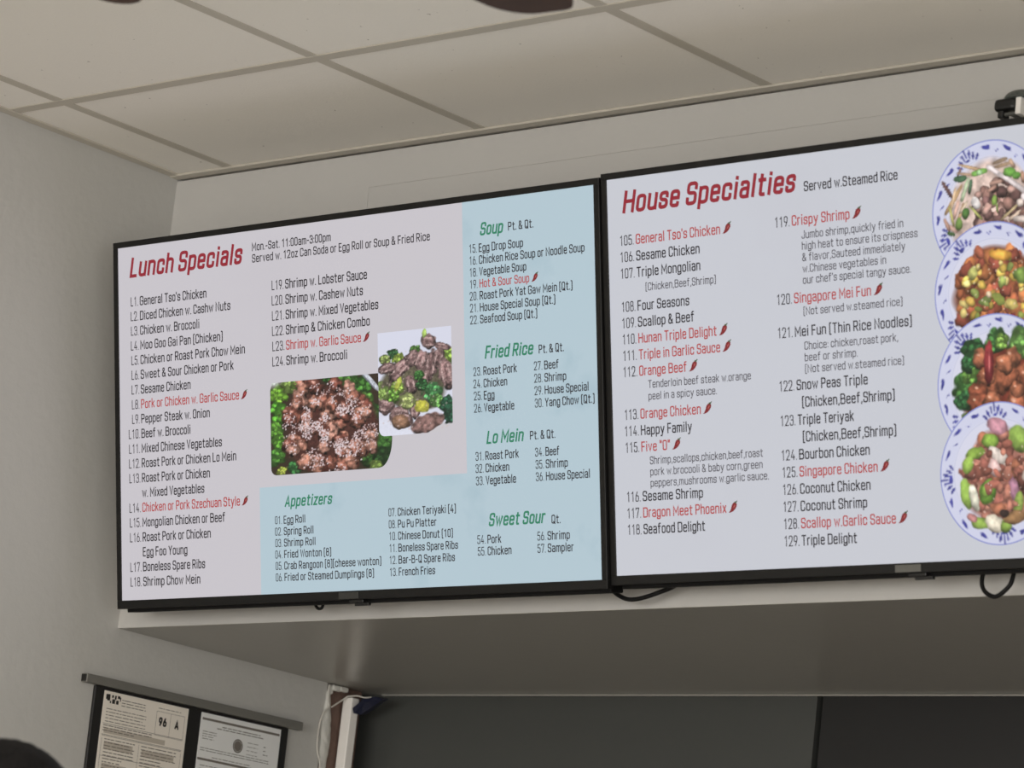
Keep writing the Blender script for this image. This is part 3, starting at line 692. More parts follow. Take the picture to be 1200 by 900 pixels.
def lunch_pictures(display, z):
    V, F = photo_grid((0.2005, 0.3575), lambda v: (0.377+inset(v, 0.2005, 0.012)+0.004*max(0, (v-0.345)/0.0125), 0.6605-inset(v, 0.2005, 0.05)*0.62-0.028*max(0, (v-0.25)/0.1075)), 210, 120, z)
    cv = Canvas(*to_zoom(V, H1), (58, 46, 34))
    for x, y, r, c in [(120, 430, 58, (118, 176, 50)), (185, 380, 45, (150, 184, 84)), (130, 525, 58, (86, 160, 46)), (108, 620, 48, (104, 168, 54)), (130, 690, 50, (96, 160, 48)), (112, 770, 48, (80, 140, 50)), (220, 360, 40, (136, 176, 70)), (395, 345, 34, (44, 92, 36)), (500, 350, 60, (76, 130, 50)), (570, 375, 58, (66, 118, 46)), (600, 455, 45, (96, 150, 60)), (650, 520, 45, (60, 104, 44)), (680, 700, 82, (62, 110, 44)), (620, 770, 55, (52, 92, 38)), (700, 770, 60, (44, 80, 38)), (650, 815, 34, (130, 160, 70)), (215, 828, 46, (62, 132, 66)), (140, 838, 30, (170, 186, 70))]:
        cv.floret(x, y, r, c, 12)
    r = random.Random(2); cols = [(152, 94, 76), (134, 78, 62), (168, 112, 92), (118, 66, 54), (178, 126, 108)]
    cv.blob(400, 610, 260, 250, 0, (74, 42, 36), rough=0.12, form=0.1)
    cv.blob(95, 365, 60, 36, -20, (186, 192, 186), soft=0.8, rough=0.1, form=0)
    spots = [(250, 390, 30, 62), (320, 380, 44, 58), (235, 450, 55, 45), (430, 370, 46, 40), (500, 400, 42, 60), (585, 480, 55, 38)]
    while len(spots) < 64:
        x, y = r.uniform(165, 640), r.uniform(420, 830)
        if ((x-400)/250)**2+((y-610)/240)**2 < 1: spots.append((x, y, r.uniform(34, 56), r.uniform(30, 48)))
    spots.sort(key=lambda q: q[1])
    for x, y, a, b in spots:
        cv.blob(x, y+8, a, b, 0, (70, 34, 28), soft=0.5, rough=0.3, form=0)
        cv.blob(x, y, a*0.95, b*0.95, r.uniform(0, 180), r.choice(cols), form=0.75, rough=0.3, grain=0.35, gs=14)
        cv.blob(x-0.2*a, y-0.35*b, 0.4*a, 0.22*b, r.uniform(-30, 30), (206, 150, 134), soft=0.8, form=0, rough=0.4)
    sp = []
    while len(sp) < 1150:
        x, y = r.gauss(405, 120), r.gauss(600, 130)
        if value_noise([x], [y], 46, 3)[0] > 0.3+0.25*r.random() and ((x-400)/265)**2+((y-610)/250)**2 < 1: sp.append((x, y))
    cv.flecks(sp[::2], 4.2, (204, 170, 168), 0.75); cv.flecks(sp[1::2], 4.2, (226, 208, 212), 0.85)
    cv.blob(620, 350, 14, 90, -42, (176, 180, 190), rough=0.02, form=0.2); cv.blob(600, 345, 4, 90, -42, (100, 104, 112), rough=0.02, form=0)
    picture('dish_picture', V, F, cv, display, 'photo of sesame coated meat ringed by broccoli')
    V, F = photo_grid((0.252, 0.4235), lambda v: (0.6315+inset(v, 0.252, 0.012), 0.797-0.165*max(0, (0.2655-v)/0.0135)*0.12), 130, 130, z+0.0004)
    cv = Canvas(*to_zoom(V, H1), (212, 214, 232))
    cv.blob(760, 610, 150, 76, -8, (194, 196, 210), rough=0.02, form=0.0, grain=0.02); cv.blob(1010, 650, 130, 74, -14, (178, 174, 179), rough=0.02, form=0, grain=0)
    beef = (134, 104, 102)
    for x, y, r_, c in [(740, 205, 30, (56, 104, 60)), (770, 235, 36, (150, 176, 70)), (700, 240, 30, (150, 170, 90)), (865, 190, 34, (90, 140, 60)), (1040, 215, 50, (140, 176, 72)), (690, 390, 46, (150, 184, 90))]: cv.floret(x, y, r_, c)
    for x, y, rx, ry, a in [(860, 380, 190, 150, 0)]: cv.blob(x, y, rx, ry, a, (90, 84, 66), rough=0.1, form=0.2)
    for x, y, rx, ry, a in [(935, 140, 44, 44, 0), (1010, 165, 50, 22, 10), (710, 285, 62, 30, -20), (790, 280, 100, 36, -48), (850, 230, 50, 40, -50), (890, 240, 34, 60, 20), (945, 270, 40, 90, 8), (990, 230, 36, 60, 10), (1030, 310, 46, 90, -14), (900, 330, 40, 60, 10), (840, 370, 34, 52, -12), (700, 490, 54, 50, 10), (780, 540, 60, 60, 0), (860, 520, 30, 40, 0), (800, 560, 58, 46, 10)]:
        f = random.uniform(0.85, 1.15); cv.blob(x, y, rx, ry, a, [c*f for c in beef], rough=0.15, form=0.6, grain=0.35, gs=12)
        ca, sa = math.cos(math.radians(a)), math.sin(math.radians(a))
        for q in (-0.45, 0.0, 0.42):
            if ry > rx: cv.blob(x+q*rx*ca, y+q*rx*sa, 0.09*rx+3, 0.72*ry, a, (176, 146, 142) if q else (96, 70, 70), soft=0.8, form=0, rough=0.5)
            else: cv.blob(x-q*ry*sa, y+q*ry*ca, 0.72*rx, 0.09*ry+3, a, (176, 146, 142) if q else (96, 70, 70), soft=0.8, form=0, rough=0.5)
    for x, y, r_, c in [(880, 325, 32, (70, 130, 60)), (900, 375, 34, (50, 100, 54)), (770, 390, 40, (150, 184, 76)), (740, 430, 40, (110, 160, 60)), (690, 420, 40, (160, 196, 96)), (820, 460, 46, (176, 190, 110)), (955, 415, 52, (84, 160, 90)), (985, 460, 40, (110, 170, 84)), (1045, 480, 50, (46, 100, 70)), (1050, 540, 44, (44, 88, 66))]: cv.floret(x, y, r_, c)
    cv.blob(900, 490, 40, 34, 0, (186, 182, 60), rough=0.12, box=3); cv.blob(770, 370, 16, 44, 20, (176, 186, 70), rough=0.1)
    cv.blob(785, 575, 52, 42, 0, (150, 110, 84), rough=0.15, form=0.6); cv.blob(925, 580, 102, 50, -24, (140, 104, 98), rough=0.1, form=0.55, grain=0.35, gs=18)
    r = random.Random(12); cv.flecks([(r.uniform(670, 1040), r.uniform(180, 620)) for _ in range(90)], 5, (206, 180, 176), 0.45)
    cv.blob(912, 95, 14, 26, 0, (160, 190, 90), rough=0.2)
    picture('dish_picture', V, F, cv, display, 'photo of sliced beef with broccoli on white')

def chili(parent, u, v, s, z):
    body = [(0, -.4), (4, -.2), (8.5, 1.4), (12.5, 4.6), (15.2, 8.6), (15.6, 12), (13.6, 14), (10, 14), (7.2, 12), (5.8, 9), (4.6, 5.2), (2.4, 1.8)]
    stem = [(12.2, 13.2), (14.4, 12.4), (15.4, 14.2), (17.2, 16.4), (16.0, 17.2), (14.2, 15.6), (12.0, 15.6), (10.4, 14.2)]
    shine = [(9, 5.6), (12, 8.6), (12.6, 11), (11.4, 10.6), (10, 8.4)]
    V, F, mi = [], [], []
    for i, poly in enumerate((body, stem, shine)):
        b = len(V); V += [(u+x*s, v+y*s, z+0.0001*i) for x, y in poly]; F.append(tuple(range(b, b+len(poly)))); mi.append(i)
    o = mesh_obj('chili_icon', V, F, [M['t_chili'], M['t_stem'], M['t_shine']], parent)
    o.data.polygons.foreach_set('material_index', mi)
M['t_chili'] = glow('screen_chili_red', rgb(128, 40, 44)); M['t_stem'] = glow('screen_chili_stem', rgb(78, 92, 66)); M['t_shine'] = glow('screen_chili_shine', rgb(190, 104, 96))

def menu_screen(k, label):
    root = thing('menu_screen', label, 'menu screen', group='wall mounted menu screens'); root.matrix_world = screen_matrix(k)
    bl, bt, bb, d = 0.0117, 0.0105, 0.0148, 0.046
    bm = bmesh.new(); z0, z1 = -0.012, 0.0015
    for lo, hi in (((-bl, -bb), (SW+bl, 0)), ((-bl, SH), (SW+bl, SH+bt)), ((-bl, 0), (0, SH)), ((SW, 0), (SW+bl, SH))):
        add_box(bm, (lo[0], lo[1], z0), (hi[0], hi[1], z1), 0.0008)
    bm_obj('bezel', bm, M['bezel'], root)
    bm = bmesh.new(); add_box(bm, (-bl+0.011, -bb-0.0060, -0.042), (SW+bl-0.004, SH+bt-0.003, -0.0122), 0.0015)
    add_box(bm, (0.12, -bb+0.012, -0.058), (SW-0.12, 0.36, -0.0302), 0.008)
    bm_obj('housing', bm, M['housing'], root)
    disp = box('display', (0, 0, -0.0115), (SW, SH, 0), M['s_white'] if k == 1 else M['s_white2'], root)
    if k == 1:
        zb = 0.0003; a = [(0.8255, SH), (SW, SH), (SW, 0), (0.348, 0), (0.348, 0.1815), (0.8255, 0.1815)]
        o = mesh_obj('colour_block', [(x, y, zb) for x, y in a], [(0, 5, 2, 1), (5, 4, 3, 2)], M['s_blue'], disp); o['label'] = 'pale blue background block'
        lunch_pictures(disp, 0.0005)
    else:
        for i, (cy, fn, lb) in enumerate(((0.503, dish_onion_beef, 'round plate photo of beef with scallions'), (0.384, dish_cashew_chicken, 'round plate photo of diced chicken with nuts'), (0.2505, dish_general, 'round plate photo of glazed chicken with broccoli'), (0.1229, dish_onion_pepper, 'round plate photo of beef with onions and peppers'))):
            plate(0.7245, cy, ((-116, -128, -131, -93)[i], fn), disp, lb, 0.0004+0.0003*i)
    # writing
    zt = 0.0010
    for tv, style, size, lines in MENU_TEXT:
        if tv != k: continue
        s = size/1000; V, F = [], []
        for text, u, v, w in lines:
            u, v, w = u/1000, v/1000, w/1000
            num, txt = text.split('|') if '|' in text else ('', text)
            red = txt.startswith('*'); txt = txt.lstrip('*'); VR, FR = [], []
            if style in ('head', 'sub'): write(V, F, txt, u, v, s, w-0.17*s, t=0.165 if style == 'head' else 0.155, gap=0.06, shear=0.19, z=zt)
            else:
                sx = write(VR if red else V, FR if red else F, txt, u, v, s, w, z=zt, t=0.115 if style == 'note' else 0.13)
                if num: write(V, F, num, u-0.0042, v, s, line_units(num, 0.1, 0.11)*s*1.0, t=0.1, gap=0.11, z=zt, right=True)
                if red:
                    mesh_obj('spicy_dish_text', VR, FR, M['t_red'], disp)['label'] = 'red dish name '+txt.replace('"', '')
                    chili(disp, u+w+0.004, v+0.0005, 0.00105 if k == 2 else 0.00095 if s > 0.015 else 0.0009, zt)
        m = {'head': 't_head', 'sub': 't_green', 'item': 't_black', 'note': 't_note'}[style]
        if V:
            o = mesh_obj('heading_text' if style in ('head', 'sub') else 'menu_text', V, F, M[m], disp)
            if style in ('head', 'sub'): o['label'] = ('red' if style == 'head' else 'green')+' slanted heading '+lines[0][0]
    # small fittings of the lower edge
    lx = 0.533 if k == 1 else 0.5355
    box('logo_plate', (lx, -0.0135, 0.0016), (lx+0.046, -0.0025, 0.0024), M['logo_dim' if k == 1 else 'logo'], root, 0.0004)['label'] = 'small grey maker plate'
    bm = bmesh.new(); add_box(bm, (lx+0.02, -0.0205, -0.0115), (lx+0.052, -0.0144, -0.002), 0.0015); add_box(bm, (lx+0.03, -0.0255, -0.0115), (lx+0.062, -0.0202, -0.004), 0.001)
    bm_obj('sensor', bm, M['black'], root)
    # wall bracket reaching back to the bulkhead face (stands square to the wall)
    mw = root.matrix_world.inverted()
    for x in (0.3, 0.8):
        for v0, v1 in ((0.10, 0.12), (0.33, 0.35)):
            back = [root.matrix_world @ q for q in (Vector((x, v0, -0.0575)), Vector((x+0.03, v0, -0.0575)), Vector((x+0.03, v1, -0.0575)), Vector((x, v1, -0.0575)))]
            vs = [mw @ q for q in back]+[mw @ Vector((q.x, -0.0005, q.z)) for q in back]
            mesh_obj('bracket_arm', vs, [(0, 1, 2, 3), (7, 6, 5, 4), (0, 4, 5, 1), (1, 5, 6, 2), (2, 6, 7, 3), (3, 7, 4, 0)], M['black'], root)
    return root
menu_screen(1, 'menu screen headed Lunch Specials, left of the two, beside the corner')
menu_screen(2, 'menu screen headed House Specialties with round plate photos, right of the two')
# ------------------------------------------------------------------ hanging cables
def S(pts, dz=SOFFIT): return [(x, y, z+dz) for x, y, z in pts]
tag(tube('cable', S([(1.170, -0.030, 0.045), (1.1754, -0.035, 0.0351), (1.1952, -0.037, 0.0193), (1.2158, -0.038, 0.0098), (1.2319, -0.038, 0.0072), (1.2543, -0.038, 0.0093), (1.2829, -0.037, 0.0165), (1.3126, -0.035, 0.0265), (1.34, -0.03, 0.043)]), 0.0036, M['cable']), 'black cable sagging below the gap between the two screens', 'cable', 'black cables under the screens')
tag(tube('cable', S([(0.540, -0.042, 0.040), (0.5429, -0.05, 0.0251), (0.5466, -0.052, 0.0147), (0.5536, -0.052, 0.0094), (0.5596, -0.051, 0.010), (0.5616, -0.05, 0.0158), (0.559, -0.048, 0.0247), (0.556, -0.042, 0.040)]), 0.0026, M['cable']), 'tiny black cable loop under the Lunch Specials screen', 'cable', 'black cables under the screens')
tag(tube('cable', S([(1.8951, -0.030, 0.048), (1.8951, -0.035, 0.0315), (1.8947, -0.037, 0.0124), (1.9012, -0.038, -0.0004), (1.914, -0.038, -0.0084), (1.9259, -0.038, -0.0082), (1.9397, -0.037, 0.0021), (1.946, -0.035, 0.0145), (1.948, -0.030, 0.048)]), 0.0034, M['cable']), 'black round cable loop under the right end of the House Specialties screen', 'cable', 'black cables under the screens')

# ------------------------------------------------------------------ small domed camera above the right screen
t = thing('security_camera', 'small black camera with a clear dome above the right screen', 'camera', (1.892, 0, SOFFIT+0.72))
box('mounting_plate', (-0.020, -0.012, -0.012), (0.05, -0.0008, 0.03), M['black'], t, 0.002)
bm = bmesh.new(); add_box(bm, (-0.0225, -0.074, 0.004), (0.016, -0.045, 0.0235), 0.006, 3); add_box(bm, (-0.0165, -0.070, -0.006), (-0.006, -0.052, 0.008), 0.002); add_box(bm, (-0.012, -0.052, 0.004), (0.012, -0.010, 0.018), 0.003)
bm_obj('camera_body', bm, M['black'], t)
bm = bmesh.new(); bmesh.ops.create_uvsphere(bm, u_segments=32, v_segments=20, radius=0.029, matrix=Matrix.Translation((0.015, -0.055, 0.0235)) @ Matrix.Diagonal((1, 0.75, 0.52, 1)))
bmesh.ops.bisect_plane(bm, geom=bm.verts[:]+bm.edges[:]+bm.faces[:], plane_co=(0, 0, 0.0228), plane_no=(0, 0, 1), clear_inner=True)
bmesh.ops.holes_fill(bm, edges=bm.edges[:])
bm_obj('dome', bm, M['dome'], t, True)['label'] = 'clear plastic dome'
bm = bmesh.new(); add_cyl(bm, (0.012, -0.055, 0.0237), (0.012, -0.055, 0.031), 0.010, 0.008); bm_obj('lens', bm, M['housing'], t)
box('side_strip', (0.0165, -0.072, -0.004), (0.026, -0.05, 0.0228), M['post'], t, 0.0015)['label'] = 'white strip'
bm = bmesh.new(); add_cyl(bm, (-0.004, -0.066, -0.0008), (0.020, -0.066, -0.0008), 0.003); bm_obj('clamp_screw', bm, M['logo'], t)

# ------------------------------------------------------------------ notices on the left wall
t = thing('notice_board', 'black wall board holding two printed notices under a grey rail', 'notice board', (0.0005, -0.0396, SOFFIT-0.1140)); t.rotation_euler = (math.radians(0.75), 0, 0)
box('backing_board', (0, 0, -0.335), (0.007, 0.4895, 0.0035), M['backing'], t, 0.0015)
rl = box('rail', (0.0, -0.031, 0.004), (0.016, 0.5175, 0.0195), M['rail'], t, 0.0012)
box('end_cap', (0.002, -0.0322, 0.0055), (0.0145, -0.0309, 0.018), M['black'], rl, 0.0004)
def bars(V, F, y, z, w, h): b = len(V); V.extend([(0.0, y, z), (0.0, y+w, z), (0.0, y+w, z+h), (0.0, y, z+h)]); F.append((b, b+1, b+2, b+3))
def rows(V_, F_, y0, y1, z0, z1, pitch, h, seed, fill=0.85):
    r = random.Random(seed); z = z0; V, F = [], []
    while z > z1:
        y = y0; end = y0+(y1-y0)*(fill if r.random() < 0.75 else r.uniform(0.35, fill))
        while y < end:
            w = min(r.uniform(0.004, 0.017), end-y); bars(V, F, y, z, w, h); y += w+r.uniform(0.0012, 0.003)
        z -= pitch
    mesh_obj('printed_text', [(0.0083, y, z) for _, y, z in V], F, M['inkgrey'], d)
def lettering(name, text, y, z, s, m, parent, x, th=0.2):
    V, F = [], []; write(V, F, text, 0, 0, s, None, t=th, gap=0.1)
    V = [(x, y+a, z+b) for a, b, c in V]
    return mesh_obj(name, V, F, m, parent)
d = box('document', (0.0072, 0.0215, -0.300), (0.0080, 0.2295, -0.0022), M['paper_cream'], t); d['label'] = 'cream inspection sheet graded 96 A'
V, F = [], []
rows(V, F, 0.030, 0.145, -0.034, -0.058, 0.0056, 0.0013, 1); rows(V, F, 0.065, 0.135, -0.014, -0.028, 0.005, 0.0014, 2)
rows(V, F, 0.027, 0.150, -0.064, -0.074, 0.0045, 0.0016, 3, 0.97)
rows(V, F, 0.034, 0.112, -0.088, -0.29, 0.0058, 0.0016, 4, 0.95); rows(V, F, 0.124, 0.215, -0.088, -0.29, 0.0058, 0.0016, 5, 0.95)
rows(V, F, 0.155, 0.222, -0.013, -0.016, 0.004, 0.0012, 6, 0.95)
V, F = [], []
for z in (-0.080, -0.082, -0.0605): bars(V, F, 0.026, z, 0.196, 0.0008)
for y, z, w, h in ((0.152, -0.062, 0.0006, 0.044), (0.187, -0.062, 0.0006, 0.044), (0.2215, -0.062, 0.0006, 0.044), (0.152, -0.0185, 0.07, 0.0006), (0.152, -0.0620, 0.07, 0.0006), (0.118, -0.29, 0.0006, 0.205), (0.027, -0.29, 0.0006, 0.205), (0.2215, -0.29, 0.0006, 0.205)): bars(V, F, y, z, w, h)
for z in (-0.118, -0.156, -0.196, -0.240): bars(V, F, 0.027, z, 0.195, 0.0007)
mesh_obj('ruled_lines', [(0.00825, y, z) for _, y, z in V], F, M['inkgrey'], d)
V, F = [], []
for y, z, w, h in ((0.034, -0.105, 0.07, 0.014), (0.034, -0.146, 0.06, 0.016), (0.126, -0.105, 0.08, 0.012), (0.126, -0.146, 0.085, 0.016), (0.034, -0.188, 0.07, 0.02), (0.126, -0.19, 0.08, 0.022), (0.030, -0.077, 0.15, 0.009)): bars(V, F, y, z, w, h)
mesh_obj('shaded_field', [(0.0082, y, z) for _, y, z in V], F, M['shade'], d)
lettering('score_text', '96', 0.1590, -0.0440, 0.0160, M['ink'], d, 0.0084, 0.22); lettering('grade_text', 'A', 0.1990, -0.0440, 0.0160, M['ink'], d, 0.0084, 0.22)
V, F = [], []
for y, z, w, h in ((0.026, -0.0170, 0.003, 0.009), (0.029, -0.0190, 0.007, 0.0115), (0.040, -0.0130, 0.004, 0.005), (0.0415, -0.0230, 0.007, 0.008), (0.047, -0.0150, 0.004, 0.007), (0.051, -0.0230, 0.006, 0.007), (0.054, -0.0125, 0.006, 0.005), (0.060, -0.0165, 0.002, 0.007), (0.036, -0.0230, 0.003, 0.004)): bars(V, F, y, z, w, h)
o = mesh_obj('printed_emblem', [(0.0084, y, z) for _, y, z in V], F, M['ink'], d)
d = box('document', (0.0072, 0.2627, -0.300), (0.0080, 0.4690, -0.0020), M['paper_white'], t); d['label'] = 'white certificate with a round grey seal'
V, F = [], []
bars(V, F, 0.266, -0.0150, 0.200, 0.0042); bars(V, F, 0.264, -0.0885, 0.203, 0.0042)
rows(V, F, 0.318, 0.420, -0.0225, -0.024, 0.004, 0.0016, 11, 1); rows(V, F, 0.305, 0.425, -0.0268, -0.028, 0.004, 0.0016, 12, 1)
rows(V, F, 0.270, 0.312, -0.036, -0.052, 0.0044, 0.0011, 13); rows(V, F, 0.386, 0.414, -0.040, -0.062, 0.0072, 0.0009, 14, 1); rows(V, F, 0.428, 0.444, -0.042, -0.062, 0.0072, 0.0014, 15, .8)
rows(V, F, 0.268, 0.445, -0.0665, -0.071, 0.0042, 0.0012, 16, 1); rows(V, F, 0.300, 0.40, -0.0810, -0.0825, 0.004, 0.0012, 17, 1)
rows(V, F, 0.272, 0.445, -0.098, -0.28, 0.0064, 0.0012, 18, .9)
mesh_obj('printed_band', [(0.0083, y, z) for _, y, z in V], F, M['inkgrey'], d)
V, F = [], []; cy, cz = 0.362, -0.0495
for r0, r1 in ((0.0128, 0.0104), (0.0096, 0.0)):
    b = len(V); n = 40
    for k in range(n):
        a = 2*PI*k/n; V += [(0.0084, cy+r0*math.cos(a), cz+r0*math.sin(a)), (0.0084, cy+r1*math.cos(a), cz+r1*math.sin(a))]
    for k in range(n): F.append((b+2*k, b+2*((k+1) % n), b+2*((k+1) % n)+1, b+2*k+1))
for k in range(24):
    a = 2*PI*k/24; b = len(V)
    V += [(0.0084, cy+0.0100*math.cos(a+q)+0, cz+0.0100*math.sin(a+q)) for q in (-0.06, 0.06)]+[(0.0084, cy+0.0106*math.cos(a), cz+0.0106*math.sin(a))]; F.append((b, b+1, b+2))
mesh_obj('seal', V, F, M['inkgrey'], d)
# ------------------------------------------------------------------ the battered corner below the bulkhead
t = thing('corner_post', 'slim white corner post by the bare wood at the end of the left wall', 'post', (0.0, 0.588, 0))
box('post_body', (0.003, 0, 0.0), (0.0270, 0.020, SOFFIT-0.0205), M['post'], t, 0.0015)
box('foot_plate', (-0.0005+0.002, -0.002, 0.0), (0.030, 0.023, 0.012), M['rail'], t, 0.001)
bm = bmesh.new(); r = random.Random(3); n = 26; L = []
edge = [(-0.0023, 0.5475, 0.558), (-0.0226, 0.5440, 0.5545), (-0.0619, 0.5400, 0.5615), (-0.0936, 0.5400, 0.5672), (-0.1265, 0.543, 0.5655), (-0.1593, 0.5480, 0.5645), (-0.25, 0.540, 0.560), (-0.40, 0.541, 0.562), (-0.60, 0.541, 0.558)]
for i in range(len(edge)-1):
    for q in range(4):
        f = q/4; L.append([edge[i][j]*(1-f)+edge[i+1][j]*f+(r.uniform(-0.0012, 0.0012) if j else 0) for j in range(3)])
vs = []
for z, a, b in L: vs.append([bm.verts.new((x, y, SOFFIT+z)) for x, y in ((0.0002, a), (0.0030+r.uniform(0, 0.001), a+0.003), (0.0045+r.uniform(0, 0.001), (a+b)/2), (0.003, b-0.001), (0.0002, b))])
for i in range(len(vs)-1):
    for j in range(4): bm.faces.new((vs[i][j], vs[i+1][j], vs[i+1][j+1], vs[i][j+1]))
    bm.faces.new((vs[i][4], vs[i+1][4], vs[i+1][0], vs[i][0]))
bm.faces.new(vs[0]); bm.faces.new(vs[-1][::-1])
struct(bm_obj('trim_patch', bm, M['plaster'], None, True), 'ragged white plaster patch along the wall end')
bpy.data.objects['trim_patch'].name = 'trim_%d' % (k+1)
bm = bmesh.new()
for lo, hi in (((0.0002, 0.552, -0.0125), (0.010, 0.575, -0.0015)), ((0.0002, 0.570, -0.0110), (0.012, 0.592, -0.0015)), ((0.0002, 0.548, -0.020), (0.006, 0.557, -0.004))):
    add_box(bm, (lo[0], lo[1], SOFFIT+lo[2]), (hi[0], hi[1], SOFFIT+hi[2]), 0.0028, 3)
struct(bm_obj('trim_%d' % (k+2), bm, M['plaster'], None, True), 'lump of white filler at the top of the wall end')
tag(tube('wire', S([(0.006, 0.5455, -0.004), (0.0065, 0.5438, -0.0090), (0.0065, 0.5448, -0.0323), (0.0068, 0.5481, -0.0448), (0.0055, 0.535, -0.0634), (0.0040, 0.5314, -0.0966), (0.0045, 0.534, -0.1319), (0.0075, 0.5429, -0.1629), (0.004, 0.537, -0.26), (0.004, 0.532, -0.45)]), 0.0017, M['whitewire']), 'thin white wire running down the end of the left wall', 'wire')
tag(tube('wire', S([(0.0095, 0.553, -0.0450), (0.010, 0.565, -0.0365), (0.0112, 0.578, -0.0272), (0.018, 0.584, -0.0195), (0.0230, 0.586, -0.0185), (0.034, 0.594, -0.0165), (0.0475, 0.600, -0.0190), (0.060, 0.606, -0.0175)]), 0.0015, M['whitewire']), 'short white wire crossing over the top of the corner post', 'wire')
# blue plastic scrap stuffed behind the post top
A = [(0.0290, 0.600, -0.0500), (0.0365, 0.612, -0.0505), (0.0700, 0.610, -0.0345), (0.1000, 0.604, -0.0225), (0.0800, 0.602, -0.0185), (0.0520, 0.598, -0.0230), (0.0310, 0.594, -0.0410)]
bm = bmesh.new(); f0 = [bm.verts.new((x, y-0.006, z+SOFFIT)) for x, y, z in A]; f1 = [bm.verts.new((x-0.002, y+0.010, z+SOFFIT+0.003)) for x, y, z in A]
cf = bm.verts.new((0.056, 0.590, SOFFIT-0.0300)); cb = bm.verts.new((0.054, 0.614, SOFFIT-0.0270)); n = len(A)
for i in range(n):
    j = (i+1) % n; bm.faces.new((f0[i], f0[j], cf)); bm.faces.new((f1[j], f1[i], cb)); bm.faces.new((f0[j], f0[i], f1[i], f1[j]))
bmesh.ops.recalc_face_normals(bm, faces=bm.faces[:])
tag(bm_obj('plastic_scrap', bm, M['blue']), 'dark blue folded plastic scrap wedged by the white corner post', 'plastic scrap')

# ------------------------------------------------------------------ ceiling fan, only two blade ends reach into view
FC = Vector(FAN_C)
t = thing('ceiling_fan', 'brown ceiling fan under the drop ceiling, two blade ends in view', 'ceiling fan', (FC.x, FC.y, CEIL))
zb = FC.z-CEIL
bm = bmesh.new(); add_cyl(bm, (0, 0, -0.06), (0, 0, -0.0045), 0.035, 0.065, 32); bm_obj('canopy', bm, M['bronze'], t, True)
bm = bmesh.new(); add_cyl(bm, (0, 0, zb+0.12), (0, 0, -0.06), 0.011, None, 16); bm_obj('downrod', bm, M['bronze'], t, True)
bm = bmesh.new()
for z0, z1, r0, r1 in ((0.09, 0.125, 0.10, 0.03), (0.02, 0.09, 0.115, 0.10), (-0.03, 0.02, 0.09, 0.115), (-0.065, -0.03, 0.045, 0.075)): add_cyl(bm, (0, 0, zb+z0), (0, 0, zb+z1), r0, r1, 40)
bm_obj('motor_housing', bm, M['bronze'], t, True)
def blade_mesh():
    out = []; L0, L1 = 0.15, FAN_R
    for i in range(13):
        f = i/12; out.append((L0+(L1-0.045-L0)*f, 0.048+0.020*f))
    for a in range(1, 9):
        q = a/8*PI/2; out.append((L1-0.045+0.045*math.sin(q), 0.023+0.045*math.cos(q)))
    top = out+[(x, -y) for x, y in reversed(out)]; n = len(top); pt = math.radians(5)
    V = [(x, y*math.cos(pt), y*math.sin(pt)+h) for h in (0.003, -0.003) for x, y in top]
    return V, [tuple(range(n)), tuple(range(2*n-1, n-1, -1))]+[(i, n+i, n+(i+1) % n, (i+1) % n) for i in range(n)]
b0 = None
for i in range(5):
    if b0 is None:
        V, F = blade_mesh(); b0 = b = mesh_obj('blade', V, F, M['blade'], t)
        bm = bmesh.new(); add_box(bm, (0.085, -0.018, 0.004), (0.20, 0.018, 0.009), 0.002); add_box(bm, (0.17, -0.035, 0.0035), (0.235, 0.035, 0.0075), 0.0015)
        i0 = bm_obj('blade_iron', bm, M['bronze'], b)
    else:
        b = b0.copy(); COL.objects.link(b); b.parent = t; c = i0.copy(); COL.objects.link(c); c.parent = b
    b.location = (0, 0, zb); b.rotation_euler = (0, 0, FAN_A+2*PI*i/5)

# ------------------------------------------------------------------ a customer by the counter; only the crown of the head shows in view
HX, HY, HT = 1.552, -1.521, SOFFIT-0.473
def skin_mesh(name, nodes, edges, m, parent=None, root=0, sub=2):
    me = bpy.data.meshes.new(name); me.from_pydata([n[0] for n in nodes], edges, []); me.update(); me.materials.append(m)
    o = bpy.data.objects.new(name, me); COL.objects.link(o)
    md = o.modifiers.new('skin', 'SKIN'); md.use_smooth_shade = True
    lay = me.skin_vertices[0].data if me.skin_vertices else None
    if lay is None:
        bm = bmesh.new(); bm.from_mesh(me); bm.verts.layers.skin.verify(); bm.to_mesh(me); bm.free(); lay = me.skin_vertices[0].data
    for i, n in enumerate(nodes):
        r = n[1]; lay[i].radius = (r, r) if not isinstance(r, tuple) else r; lay[i].use_root = (i == root)
    s = o.modifiers.new('subdivision', 'SUBSURF'); s.levels = sub; s.render_levels = sub
    if parent: o.parent = parent
    return o
